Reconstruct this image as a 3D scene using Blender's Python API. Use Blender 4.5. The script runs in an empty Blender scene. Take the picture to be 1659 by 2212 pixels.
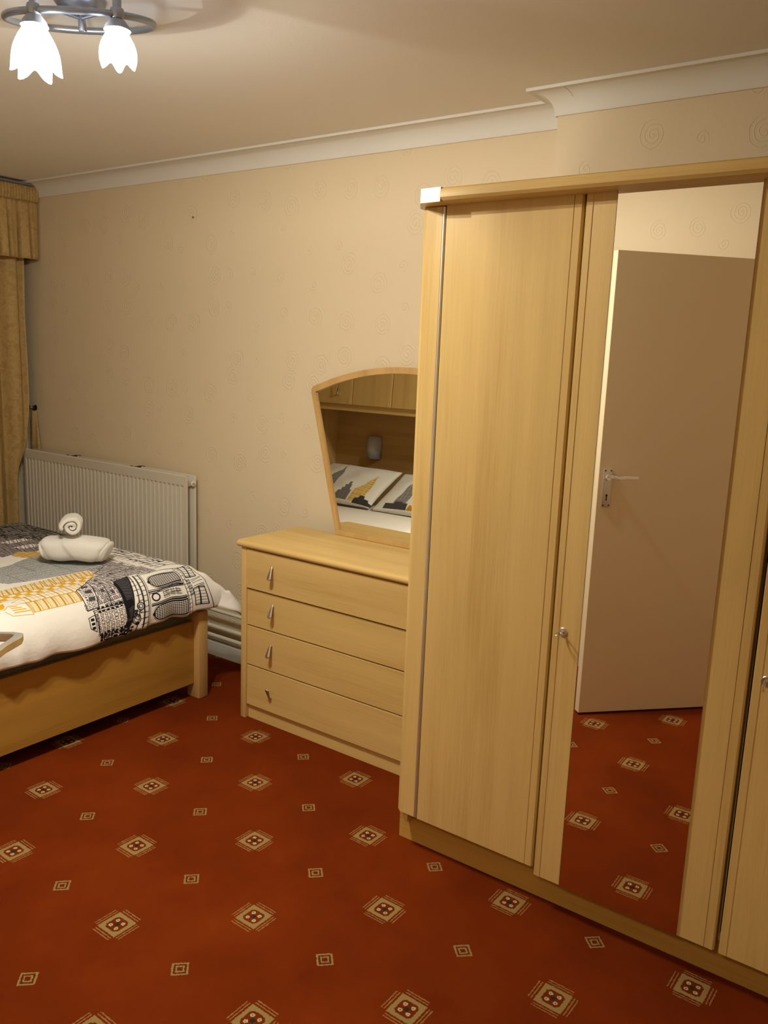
import bpy, bmesh, math, random
import numpy as np
from mathutils import Vector, Matrix, noise

random.seed(7)
rng = np.random.default_rng(11)
SC = bpy.context.scene
COL = SC.collection

# ------------------------------------------------------------------ camera
F_PX, W_PX = 1801.66, 1659.0
CAM = Vector((1.97252, -1.49666, 1.54162))
R_RIGHT = Vector((0.80860451, 0.58712824, 0.03793652))
R_DOWN = Vector((0.139782, -0.12907712, -0.98173321))
R_FWD = Vector((-0.57150656, 0.79913674, -0.1864423))
cd = bpy.data.cameras.new('camera')
cam = bpy.data.objects.new('camera', cd)
COL.objects.link(cam)
cd.sensor_fit = 'HORIZONTAL'
cd.sensor_width = 36.0
cd.lens = 36.0 * F_PX / W_PX
cd.clip_start = 0.02
m = Matrix((R_RIGHT, -R_DOWN, -R_FWD)).transposed().to_4x4()
m.translation = CAM
cam.matrix_world = m
SC.camera = cam

# ------------------------------------------------------------------ world, exposure
SC.view_settings.view_transform = 'Standard'
SC.view_settings.look = 'None'
SC.view_settings.exposure = 0.0
SC.view_settings.gamma = 1.0
SC.view_settings.use_curve_mapping = False
wd = bpy.data.worlds.new('world')
SC.world = wd
wd.use_nodes = True
wd.node_tree.nodes['Background'].inputs[0].default_value = (1.0, 0.8, 0.55, 1)
wd.node_tree.nodes['Background'].inputs[1].default_value = 0.02

LAMP_COLOR = (1.0, 0.97, 0.83)
BULB_W = 68.0       # each of the two bulbs, all round
DOWN_W = 46.0       # each bulb's share that the shade throws downwards

hl = bpy.data.lights.new('added_hall_fill', 'AREA')  # unseen fill light added behind the camera to lift the shadows
hl.energy = 22.0
hl.size = 0.35
hl.color = (1.0, 0.82, 0.58)
ho = bpy.data.objects.new('added_hall_fill', hl)
ho.location = (1.6, -2.15, 2.38)
COL.objects.link(ho)

# ------------------------------------------------------------------ helpers
def link(o, parent=None):
    COL.objects.link(o)
    if parent is not None:
        o.parent = parent
    return o

def wloc(o):
    v = Vector((0, 0, 0))
    while o is not None:
        v = v + o.location
        o = o.parent
    return v

def tag(o, label=None, cat=None, group=None, kind=None):
    if label: o['label'] = label
    if cat: o['category'] = cat
    if group: o['group'] = group
    if kind: o['kind'] = kind
    return o

def thing(name, loc, label, cat, group=None):
    o = bpy.data.objects.new(name, None)
    o.empty_display_size = 0.05
    o.location = loc
    link(o)
    return tag(o, label, cat, group)

def mk(name, bm, mat, parent=None, smooth=None, mods=None):
    """bm is in world space; becomes one mesh object under parent."""
    if isinstance(bm, bmesh.types.BMesh):
        me = bpy.data.meshes.new(name)
        bmesh.ops.recalc_face_normals(bm, faces=bm.faces[:])
        bm.to_mesh(me)
        bm.free()
    else:
        me = bm
    if parent is not None:
        org = wloc(parent)
    else:
        xs = np.array([v.co[:] for v in me.vertices])
        org = Vector(((xs[:, 0].min() + xs[:, 0].max()) / 2, (xs[:, 1].min() + xs[:, 1].max()) / 2, xs[:, 2].min()))
    me.transform(Matrix.Translation(-org))
    o = bpy.data.objects.new(name, me)
    if parent is None:
        o.location = org
    me.materials.append(mat)
    link(o, parent)
    if smooth is not None:
        for p in me.polygons:
            p.use_smooth = True
        if smooth < 179:
            me.set_sharp_from_angle(angle=math.radians(smooth))
    return o

def struct(name, bm, mat, smooth=None):
    return tag(mk(name, bm, mat, None, smooth), kind='structure')

def BM():
    return bmesh.new()

def box(bm, x0, x1, y0, y1, z0, z1, bev=0.0, seg=2, mat=None):
    r = bmesh.ops.create_cube(bm, size=1.0)
    vs = r['verts']
    cx, cy, cz = (x0 + x1) / 2, (y0 + y1) / 2, (z0 + z1) / 2
    for v in vs:
        v.co = Vector((cx + v.co.x * (x1 - x0), cy + v.co.y * (y1 - y0), cz + v.co.z * (z1 - z0)))
    if bev > 0:
        es = list({e for v in vs for e in v.link_edges})
        rb = bmesh.ops.bevel(bm, geom=es, offset=bev, segments=seg, profile=0.5, affect='EDGES')
        vs = list({v for f in rb['faces'] for v in f.verts} | {v for v in vs if v.is_valid})
    if mat is not None:
        for v in vs:
            v.co = mat @ v.co
    return vs

def bx(*a, **k):
    bm = BM()
    box(bm, *a, **k)
    return bm

def frames(pts, up):
    out = []
    n = len(pts)
    for i in range(n):
        a = pts[max(i - 1, 0)]
        b = pts[min(i + 1, n - 1)]
        t = (b - a).normalized()
        s = t.cross(up)
        if s.length < 1e-5:
            s = t.cross(Vector((1, 0, 0)))
        s.normalize()
        u = s.cross(t).normalized()
        out.append((t, s, u))
    return out

def sweep(bm, pts, prof, up=Vector((0, 0, 1)), closed=False, scale=None):
    """sweep closed 2-D profile [(side, up)] along pts."""
    pts = [Vector(p) for p in pts]
    n = len(pts)
    fr = frames(pts, up)
    if closed:
        fr = []
        for i in range(n):
            t = (pts[(i + 1) % n] - pts[i - 1]).normalized()
            s = t.cross(up).normalized()
            fr.append((t, s, s.cross(t).normalized()))
    rings = []
    for i, p in enumerate(pts):
        t, s, u = fr[i]
        k = 1.0 if scale is None else scale[i]
        rings.append([bm.verts.new(p + s * (a * k) + u * (b * k)) for a, b in prof])
    m_ = len(prof)
    for i in range(n if closed else n - 1):
        A, B = rings[i], rings[(i + 1) % n]
        for j in range(m_):
            bm.faces.new((A[j], A[(j + 1) % m_], B[(j + 1) % m_], B[j]))
    if not closed:
        bm.faces.new(rings[0][::-1])
        bm.faces.new(rings[-1])

def circ(r, n=12):
    return [(r * math.cos(2 * math.pi * i / n), r * math.sin(2 * math.pi * i / n)) for i in range(n)]

def tube(bm, pts, r, n=12, closed=False, scale=None):
    pts = [Vector(p) for p in pts]
    d = pts[1] - pts[0]
    up = Vector((0, 0, 1)) if abs(d.normalized().z) < 0.9 else Vector((0, 1, 0))
    sweep(bm, pts, circ(r, n), up, closed, scale)

def lathe(bm, prof, center, axis=Vector((0, 0, 1)), n=28, xdir=None):
    axis = axis.normalized()
    x = xdir if xdir is not None else (Vector((1, 0, 0)) if abs(axis.x) < 0.8 else Vector((0, 1, 0)))
    x = (x - axis * x.dot(axis)).normalized()
    y = axis.cross(x)
    c = Vector(center)
    rings = []
    for r, h in prof:
        if r < 1e-6:
            rings.append([bm.verts.new(c + axis * h)])
        else:
            rings.append([bm.verts.new(c + axis * h + (x * math.cos(2 * math.pi * i / n) + y * math.sin(2 * math.pi * i / n)) * r) for i in range(n)])
    for A, B in zip(rings, rings[1:]):
        for i in range(n):
            j = (i + 1) % n
            if len(A) == 1 and len(B) == 1:
                continue
            if len(A) == 1:
                bm.faces.new((A[0], B[i], B[j]))
            elif len(B) == 1:
                bm.faces.new((A[i], A[j], B[0]))
            else:
                bm.faces.new((A[i], A[j], B[j], B[i]))
    if len(rings[0]) > 1: bm.faces.new(rings[0][::-1])
    if len(rings[-1]) > 1: bm.faces.new(rings[-1])

def grid_mesh(name, P, uv=None, closed_u=False):
    """P: array (n, m, 3) -> mesh with smooth faces; uv array (n, m, 2)."""
    n, m_ = P.shape[:2]
    me = bpy.data.meshes.new(name)
    idx = np.arange(n * m_).reshape(n, m_)
    if closed_u:
        idx = np.concatenate([idx, idx[:1]], 0)
    q = np.stack([idx[:-1, :-1], idx[1:, :-1], idx[1:, 1:], idx[:-1, 1:]], -1).reshape(-1, 4)
    me.from_pydata([tuple(v) for v in P.reshape(-1, 3)], [], [tuple(int(i) for i in f) for f in q])
    if uv is not None:
        L = me.uv_layers.new(name='uv')
        U = uv.reshape(-1, 2)
        for lp in me.loops:
            L.data[lp.index].uv = U[lp.vertex_index]
    for p in me.polygons:
        p.use_smooth = True
    return me

def prism(bm, poly, axis, a0, a1):
    """extrude a 2-D polygon along axis ('x','y','z')."""
    def mkv(p, a):
        if axis == 'x': return Vector((a, p[0], p[1]))
        if axis == 'y': return Vector((p[0], a, p[1]))
        return Vector((p[0], p[1], a))
    A = [bm.verts.new(mkv(p, a0)) for p in poly]
    B = [bm.verts.new(mkv(p, a1)) for p in poly]
    n = len(poly)
    bm.faces.new(A[::-1])
    bm.faces.new(B)
    for i in range(n):
        bm.faces.new((A[i], A[(i + 1) % n], B[(i + 1) % n], B[i]))

# ------------------------------------------------------------------ node materials
class N:
    nt = None
    def __init__(s, sock): s.s = sock
    @staticmethod
    def m(op, *a):
        n = N.nt.nodes.new('ShaderNodeMath')
        n.operation = op
        for i, v in enumerate(a):
            if isinstance(v, N): N.nt.links.new(v.s, n.inputs[i])
            else: n.inputs[i].default_value = float(v)
        return N(n.outputs[0])
    def __add__(s, o): return N.m('ADD', s, o)
    __radd__ = __add__
    def __sub__(s, o): return N.m('SUBTRACT', s, o)
    def __rsub__(s, o): return N.m('SUBTRACT', o, s)
    def __mul__(s, o): return N.m('MULTIPLY', s, o)
    __rmul__ = __mul__
    def __truediv__(s, o): return N.m('DIVIDE', s, o)
    def __lt__(s, o): return N.m('LESS_THAN', s, o)
    def __gt__(s, o): return N.m('GREATER_THAN', s, o)
    def abs(s): return N.m('ABSOLUTE', s)
    def max(s, o): return N.m('MAXIMUM', s, o)
    def min(s, o): return N.m('MINIMUM', s, o)

def between(v, a, b):
    return (v > a) * (v < b)

def new_mat(name, color=(0.8, 0.8, 0.8), rough=0.5, metal=0.0, spec=0.5, coat=0.0):
    mt = bpy.data.materials.new(name)
    mt.use_nodes = True
    nt = mt.node_tree
    N.nt = nt
    b = nt.nodes['Principled BSDF']
    b.inputs['Base Color'].default_value = (*color, 1)
    b.inputs['Roughness'].default_value = rough
    b.inputs['Metallic'].default_value = metal
    b.inputs['Specular IOR Level'].default_value = spec
    if coat:
        b.inputs['Coat Weight'].default_value = coat
        b.inputs['Coat Roughness'].default_value = 0.2
    return mt, nt, b

def coord(nt, which='Object'):
    t = nt.nodes.new('ShaderNodeTexCoord')
    return t.outputs[which]

def wpos(nt):
    return nt.nodes.new('ShaderNodeNewGeometry').outputs['Position']

def sep(nt, v):
    n = nt.nodes.new('ShaderNodeSeparateXYZ')
    nt.links.new(v, n.inputs[0])
    return N(n.outputs[0]), N(n.outputs[1]), N(n.outputs[2])

def comb(nt, x, y, z):
    n = nt.nodes.new('ShaderNodeCombineXYZ')
    for i, v in enumerate((x, y, z)):
        if isinstance(v, N): nt.links.new(v.s, n.inputs[i])
        else: n.inputs[i].default_value = v
    return n.outputs[0]

def noise_tex(nt, vec, scale=5.0, detail=3.0, rough=0.5, mapscale=None):
    if mapscale is not None:
        mp = nt.nodes.new('ShaderNodeMapping')
        mp.inputs['Scale'].default_value = mapscale
        nt.links.new(vec, mp.inputs['Vector'])
        vec = mp.outputs[0]
    n = nt.nodes.new('ShaderNodeTexNoise')
    n.inputs['Scale'].default_value = scale
    n.inputs['Detail'].default_value = detail
    n.inputs['Roughness'].default_value = rough
    nt.links.new(vec, n.inputs['Vector'])
    return N(n.outputs[0])

def ramp(nt, fac, stops):
    n = nt.nodes.new('ShaderNodeValToRGB')
    el = n.color_ramp.elements
    while len(el) < len(stops): el.new(0.5)
    for e, (p, c) in zip(el, stops):
        e.position = p
        e.color = (*c, 1)
    nt.links.new(fac.s if isinstance(fac, N) else fac, n.inputs[0])
    return n.outputs[0]

def mixc(nt, fac, a, b):
    n = nt.nodes.new('ShaderNodeMix')
    n.data_type = 'RGBA'
    for i, v in ((0, fac), (6, a), (7, b)):
        if isinstance(v, N): nt.links.new(v.s, n.inputs[i])
        elif isinstance(v, (tuple, list)): n.inputs[i].default_value = (*v, 1)
        elif isinstance(v, (int, float)): n.inputs[i].default_value = v
        else: nt.links.new(v, n.inputs[i])
    return n.outputs[2]

def bump(nt, b, height, dist=0.001, strength=1.0):
    n = nt.nodes.new('ShaderNodeBump')
    n.inputs['Distance'].default_value = dist
    n.inputs['Strength'].default_value = strength
    nt.links.new(height.s if isinstance(height, N) else height, n.inputs['Height'])
    nt.links.new(n.outputs[0], b.inputs['Normal'])

def wood(name, axis='z', base=(0.62, 0.416, 0.152), dark=(0.54, 0.338, 0.108), rough=0.42, spec=0.35):
    mt, nt, b = new_mat(name, base, rough, 0, spec)
    p = wpos(nt)
    long_, cross = 0.7, 14.0
    ms = {'z': (cross, cross, long_), 'x': (long_, cross, cross), 'y': (cross, long_, cross)}[axis]
    broad = noise_tex(nt, p, 1.0, 2.0, 0.5, ms)
    fs = {'z': (230, 230, 5), 'x': (5, 230, 230), 'y': (230, 5, 230)}[axis]
    fine = noise_tex(nt, p, 1.0, 2.0, 0.6, fs)
    ps = {'z': (7, 7, 1.6), 'x': (1.6, 7, 7), 'y': (7, 1.6, 7)}[axis]
    patch = noise_tex(nt, p, 1.0, 3.0, 0.6, ps)
    f = broad * 0.55 + fine * 0.28 + patch * 0.3
    lite = tuple(min(1, c * 1.10) for c in base)
    col = ramp(nt, f, [(0.42, dark), (0.56, base), (0.72, lite)])
    nt.links.new(col, b.inputs['Base Color'])
    bump(nt, b, fine, 0.0002, 0.35)
    return mt

WOOD_PLINTH_SHADE = wood('beech_plinth_shade', 'x', (0.50, 0.29, 0.065), (0.42, 0.225, 0.045))  # beech darkened in colour for the shade under the overhanging doors
WOOD_V = wood('beech_laminate_upright', 'z')
WOOD_X = wood('beech_laminate_lengthwise', 'x')
WOOD_Y = wood('beech_laminate_crosswise', 'y')
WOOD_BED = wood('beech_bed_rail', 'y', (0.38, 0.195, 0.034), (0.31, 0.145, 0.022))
WOOD_BEDV = wood('beech_bed_post', 'z', (0.56, 0.34, 0.12), (0.47, 0.26, 0.08))
WOOD_HEAD_SHADE = wood('beech_headboard_shade', 'x', (0.50, 0.31, 0.115), (0.42, 0.235, 0.078))  # darker beech panel, with the shade of the bed niche in its colour

CHROME = new_mat('polished_chrome', (0.88, 0.89, 0.91), 0.24, 1.0)[0]
SATIN = new_mat('satin_nickel', (0.62, 0.58, 0.53), 0.34, 1.0)[0]
ALU = new_mat('brushed_aluminium', (0.70, 0.66, 0.60), 0.38, 0.85)[0]
DARK_METAL = new_mat('dark_bronze', (0.10, 0.08, 0.07), 0.35, 0.9)[0]
BLUE_METAL = new_mat('grey_lamp_metal', (0.30, 0.33, 0.40), 0.35, 0.8)[0]
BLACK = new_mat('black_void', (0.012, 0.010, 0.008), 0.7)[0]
DARK_EDGE = new_mat('dark_brown_edge', (0.10, 0.045, 0.018), 0.6)[0]  # dark brown of the mirror door's edge strip and the backing board
PAINT_W = new_mat('white_gloss_paint', (0.72, 0.68, 0.60), 0.35, 0, 0.4)[0]
PAINT_PIPE = new_mat('cream_pipe_paint', (0.66, 0.60, 0.48), 0.4, 0, 0.4)[0]
RAD = new_mat('radiator_enamel', (0.66, 0.60, 0.50), 0.4, 0, 0.4)[0]
DOOR_PAINT = new_mat('door_paint', (0.84, 0.69, 0.48), 0.42, 0, 0.4)[0]
MIRROR = new_mat('mirror_silver', (0.90, 0.89, 0.85), 0.0, 1.0)[0]
MIRROR_TINT = new_mat('dressing_mirror_silver', (0.86, 0.84, 0.77), 0.0, 1.0)[0]

def cloth(name, c1, c2, scale=400, bd=0.0006, sheen=0.2):
    mt, nt, b = new_mat(name, c1, 0.9, 0, 0.1)
    p = coord(nt)
    f = noise_tex(nt, p, scale, 2, 0.6)
    g = noise_tex(nt, p, 9, 3, 0.5)
    nt.links.new(mixc(nt, f * 0.5 + g * 0.5, c2, c1), b.inputs['Base Color'])
    b.inputs['Sheen Weight'].default_value = sheen
    bump(nt, b, f, bd, 0.6)
    return mt

TOWEL = cloth('white_terry', (0.86, 0.84, 0.80), (0.74, 0.71, 0.66), 260, 0.003, 0.3)
MATTRESS = cloth('grey_mattress_cover', (0.19, 0.17, 0.14), (0.14, 0.125, 0.10), 500)

def damask():
    mt, nt, b = new_mat('gold_damask', (0.45, 0.31, 0.12), 0.62, 0, 0.25)
    p = coord(nt)
    v = noise_tex(nt, p, 26, 2.5, 0.6)
    f = noise_tex(nt, p, 600, 2, 0.6)
    col = ramp(nt, v, [(0.40, (0.44, 0.285, 0.105)), (0.52, (0.53, 0.36, 0.15)), (0.60, (0.48, 0.32, 0.125))])
    nt.links.new(col, b.inputs['Base Color'])
    bump(nt, b, f, 0.0004, 0.4)
    return mt
DAMASK = damask()

def wallpaper():
    mt, nt, b = new_mat('swirl_wallpaper', (0.77, 0.635, 0.445), 0.62, 0, 0.25)
    x, y, z = sep(nt, wpos(nt))
    u = x + y * 1.0
    uv = comb(nt, u, z, 0.0)
    vo = nt.nodes.new('ShaderNodeTexVoronoi')
    vo.voronoi_dimensions = '2D'
    vo.feature = 'F1'
    vo.inputs['Scale'].default_value = 6.1
    vo.inputs['Randomness'].default_value = 0.62
    nt.links.new(uv, vo.inputs['Vector'])
    px, py, _ = sep(nt, vo.outputs['Position'])
    cr, cg, cb = sep(nt, vo.outputs['Color'])
    dx = (u - px) * 1.12
    dy = z - py
    wob = noise_tex(nt, uv, 34, 1, 0.5) - 0.5
    r = N.m('SQRT', dx * dx + dy * dy) + wob * 0.010
    th = N.m('ARCTAN2', dy, dx)
    R = N.m('MULTIPLY', N.m('GREATER_THAN', cr, 0.45), 0.022) + 0.026
    sp = N.m('SINE', r * (2 * math.pi / 0.0155) + th + cg * 6.28)
    ridge = N.m('POWER', N.m('MAXIMUM', sp, 0.0), 3.0) * (r < R)
    fade = N.m('GREATER_THAN', cb, 0.12)
    ridge = ridge * fade
    fib = noise_tex(nt, wpos(nt), 1.0, 3, 0.6, (330, 330, 38))
    gr = noise_tex(nt, wpos(nt), 260, 2, 0.6)
    h = ridge * 1.0 + fib * 0.30 + gr * 0.18
    base = mixc(nt, ridge * 0.35, (0.77, 0.635, 0.445), (0.81, 0.675, 0.485))
    nt.links.new(base, b.inputs['Base Color'])
    bump(nt, b, h, 0.0028, 0.48)
    return mt
WALLPAPER = wallpaper()

def plaster(name, c, bd=0.0006):
    mt, nt, b = new_mat(name, c, 0.8, 0, 0.2)
    g = noise_tex(nt, wpos(nt), 180, 3, 0.6)
    g2 = noise_tex(nt, wpos(nt), 2.2, 2, 0.5)
    nt.links.new(mixc(nt, g2, tuple(v * 0.96 for v in c), tuple(min(1, v * 1.03) for v in c)), b.inputs['Base Color'])
    bump(nt, b, g, bd, 0.5)
    return mt
CEIL = plaster('ceiling_emulsion', (0.87, 0.83, 0.78))
COVE = plaster('cove_white', (0.80, 0.77, 0.72), 0.0003)

def carpet():
    mt, nt, b = new_mat('rust_carpet', (0.23, 0.035, 0.008), 0.95, 0, 0.05)
    h, ra, an, sk = 0.26, 0.992105825, -0.0190850359, 0.00648725901
    M = np.array([[math.cos(an), -ra * math.sin(an + sk)], [math.sin(an), ra * math.cos(an + sk)]]) * h
    Mi = np.linalg.inv(M)
    x, y, z = sep(nt, wpos(nt))
    a = x * Mi[0, 0] + y * Mi[0, 1]
    c = x * Mi[1, 0] + y * Mi[1, 1]
    ia = N.m('FLOOR', a + 0.5)
    ic = N.m('FLOOR', c + 0.5)
    p3 = wpos(nt)
    w1 = noise_tex(nt, p3, 210, 1, 0.5) - 0.5
    w2 = noise_tex(nt, p3, 190, 1, 0.5) - 0.5
    fa = (a - ia) * h + w1 * 0.006
    fc = (c - ic) * h + w2 * 0.006
    odd = N.m('FLOORED_MODULO', ia + ic, 2.0) > 0.5
    even = 1.0 - odd
    aa, ac = fa.abs(), fc.abs()
    mx, mn = aa.max(ac), aa.min(ac)
    # big medallion
    s = aa + ac
    ring = between(mx, 0.0245, 0.0365) + (mx < 0.0245) * (s > 0.041)
    lines = (between(mx, 0.0420, 0.0450) + between(mx, 0.0500, 0.0530)) * (mn < 0.034)
    ddx, ddy = aa - 0.0115, ac - 0.0115
    dots = ((ddx * ddx + ddy * ddy) < 0.0058 ** 2)
    dotc = ((ddx * ddx + ddy * ddy) < 0.0018 ** 2)
    xdark = (s < 0.0075) + ((aa - ac).abs() < 0.0022) * (mx < 0.010)
    rimd = between(mx, 0.0225, 0.0245) * (s < 0.041)
    # small motif, turned by 45 degrees
    q1 = ((fa + fc) * 0.70711).abs()
    q2 = ((fa - fc) * 0.70711).abs()
    m2 = q1.max(q2)
    s1 = between(m2, 0.0165, 0.0215)
    s2 = between(m2, 0.0070, 0.0112)
    sdark = (m2 < 0.0035) + between(m2, 0.0112, 0.0165) * 0.6
    patch = noise_tex(nt, p3, 3.0, 4, 0.6)
    pile = noise_tex(nt, p3, 900, 2, 0.7)
    base = ramp(nt, patch * 0.8 + pile * 0.25, [(0.30, (0.108, 0.0142, 0.0013)), (0.52, (0.150, 0.0210, 0.0018)), (0.75, (0.190, 0.029, 0.0024))])
    tan = ramp(nt, pile, [(0.3, (0.22, 0.130, 0.042)), (0.7, (0.34, 0.22, 0.085))])
    col = mixc(nt, (even * ring + odd * (s1 + s2)).min(1.0), base, tan)
    col = mixc(nt, (even * lines).min(1.0) * 0.7, col, (0.32, 0.19, 0.07))
    col = mixc(nt, (even * rimd).min(1.0) * 0.6, col, (0.06, 0.02, 0.006))
    col = mixc(nt, (odd * sdark).min(1.0), col, (0.09, 0.02, 0.006))
    col = mixc(nt, (even * xdark).min(1.0), col, (0.028, 0.022, 0.014))
    col = mixc(nt, even * dots, col, (0.46, 0.35, 0.20))
    col = mixc(nt, even * dotc, col, (0.10, 0.05, 0.02))
    nt.links.new(col, b.inputs['Base Color'])
    b.inputs['Sheen Weight'].default_value = 0.0
    bump(nt, b, pile, 0.004, 0.5)
    return mt
CARPET = carpet()

# ------------------------------------------------------------------ painted prints (bedding)
class Canvas:
    def __init__(s, w, h, k, bg):
        s.k = k
        s.W, s.H = int(w * k), int(h * k)
        s.a = np.empty((s.H, s.W, 3), np.float32)
        s.a[:] = bg
    def _bb(s, xs, ys, pad=0.0):
        x0 = max(int((min(xs) - pad) * s.k) - 1, 0); x1 = min(int((max(xs) + pad) * s.k) + 2, s.W)
        y0 = max(int((min(ys) - pad) * s.k) - 1, 0); y1 = min(int((max(ys) + pad) * s.k) + 2, s.H)
        if x1 <= x0 or y1 <= y0: return None
        X, Y = np.meshgrid((np.arange(x0, x1) + .5) / s.k, (np.arange(y0, y1) + .5) / s.k)
        return x0, x1, y0, y1, X, Y
    def _in(s, poly, X, Y):
        ins = np.zeros(X.shape, bool)
        n = len(poly)
        for i in range(n):
            (xa, ya), (xb, yb) = poly[i], poly[(i + 1) % n]
            if ya == yb: continue
            c = ((ya > Y) != (yb > Y)) & (X < (xb - xa) * (Y - ya) / (yb - ya) + xa)
            ins ^= c
        return ins
    def fill(s, poly, c):
        bb = s._bb([p[0] for p in poly], [p[1] for p in poly])
        if bb is None: return
        x0, x1, y0, y1, X, Y = bb
        s.a[y0:y1, x0:x1][s._in(poly, X, Y)] = c
    def line(s, pts, c, w=0.0022, closed=False):
        pts = list(pts)
        if closed: pts.append(pts[0])
        for (xa, ya), (xb, yb) in zip(pts, pts[1:]):
            bb = s._bb((xa, xb), (ya, yb), w)
            if bb is None: continue
            x0, x1, y0, y1, X, Y = bb
            dx, dy = xb - xa, yb - ya
            L = dx * dx + dy * dy + 1e-12
            t = np.clip(((X - xa) * dx + (Y - ya) * dy) / L, 0, 1)
            d = np.hypot(X - xa - t * dx, Y - ya - t * dy)
            al = np.clip((w / 2 - d) * s.k + .5, 0, 1)[..., None]
            v = s.a[y0:y1, x0:x1]
            v[:] = v * (1 - al) + np.array(c, np.float32) * al
    def ell(s, cx, cy, rx, ry, c, w=0.0022, fill=None):
        p = [(cx + rx * math.cos(t), cy + ry * math.sin(t)) for t in np.linspace(0, 2 * math.pi, 26)[:-1]]
        if fill is not None: s.fill(p, fill)
        s.line(p, c, w, True)
    def inside(s, poly, x, y):
        return bool(s._in(poly, np.array([[x]]), np.array([[y]]))[0, 0])
    def windows(s, poly, ds, dt, c, style='o', wf=0.62, hf=0.62, w=0.0018, jit=0.12, ang=0.0, prob=1.0):
        xs = [p[0] for p in poly]; ys = [p[1] for p in poly]
        cx, cy = sum(xs) / len(xs), sum(ys) / len(ys)
        ca, sa = math.cos(ang), math.sin(ang)
        ext = max(max(xs) - min(xs), max(ys) - min(ys)) * 0.75
        ni, nj = int(ext / ds) + 1, int(ext / dt) + 1
        for i in range(-ni, ni + 1):
            for j in range(-nj, nj + 1):
                lx, ly = (i + .5) * ds, (j + .5) * dt
                x, y = cx + ca * lx - sa * ly, cy + sa * lx + ca * ly
                if rng.random() > prob or not s.inside(poly, x, y): continue
                a, b_ = ds * wf / 2, dt * hf / 2
                q = []
                for ux, uy in ((-a, -b_), (a, -b_), (a, b_), (-a, b_)):
                    ux += rng.normal() * ds * jit * .3; uy += rng.normal() * dt * jit * .3
                    q.append((x + ca * ux - sa * uy, y + sa * ux + ca * uy))
                if style == 'f' or (style == 'm' and rng.random() < .35): s.fill(q, c)
                else: s.line(q, c, w, True)
                if style == 'x':
                    s.line([((q[0][0] + q[1][0]) / 2, (q[0][1] + q[1][1]) / 2), ((q[2][0] + q[3][0]) / 2, (q[2][1] + q[3][1]) / 2)], c, w * .8)
                    s.line([((q[0][0] + q[3][0]) / 2, (q[0][1] + q[3][1]) / 2), ((q[2][0] + q[1][0]) / 2, (q[2][1] + q[1][1]) / 2)], c, w * .8)
    def hatch(s, poly, ang, step, c, w=0.0016, jit=0.3, gap=0.0):
        xs = [p[0] for p in poly]; ys = [p[1] for p in poly]
        bb = s._bb(xs, ys)
        if bb is None: return
        x0, x1, y0, y1, X, Y = bb
        ins = s._in(poly, X, Y)
        u = X * math.cos(ang) + Y * math.sin(ang)
        v = -X * math.sin(ang) + Y * math.cos(ang)
        u = u + jit * step * np.sin(v / (step * 5.0) + np.floor(u / step) * 2.1)
        ph = np.abs((u / step) % 1.0 - .5) * step
        m_ = ins & (ph < w / 2)
        if gap > 0:
            m_ &= ((v / (step * 9) + np.floor(u / step) * .37) % 1.0) > gap
        s.a[y0:y1, x0:x1][m_] = c
    def image(s, name):
        im = bpy.data.images.new(name, s.W, s.H, alpha=False)
        px = np.ones((s.H, s.W, 4), np.float32)
        px[..., :3] = s.a
        im.pixels.foreach_set(px.ravel())
        im.update()
        im.pack()
        return im

def print_mat(name, im, bd=0.0005):
    mt, nt, b = new_mat(name, (0.85, 0.82, 0.78), 0.85, 0, 0.12)
    t = nt.nodes.new('ShaderNodeTexImage')
    t.image = im
    t.extension = 'EXTEND'
    t.interpolation = 'Linear'
    uvn = nt.nodes.new('ShaderNodeUVMap')
    uvn.uv_map = 'uv'
    nt.links.new(uvn.outputs[0], t.inputs[0])
    nt.links.new(t.outputs[0], b.inputs['Base Color'])
    p = coord(nt)
    g = noise_tex(nt, p, 22, 3, 0.55)
    f = noise_tex(nt, p, 700, 1, 0.5)
    bump(nt, b, g * 1.0 + f * 0.05, 0.008, 0.45)
    return mt

WHITE = (0.925, 0.905, 0.88)
INK = (0.115, 0.105, 0.125)
PURP = (0.31, 0.27, 0.30)
GREY = (0.55, 0.55, 0.56)
YEL = (0.88, 0.66, 0.16)
YELD = (0.76, 0.55, 0.14)

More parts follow.
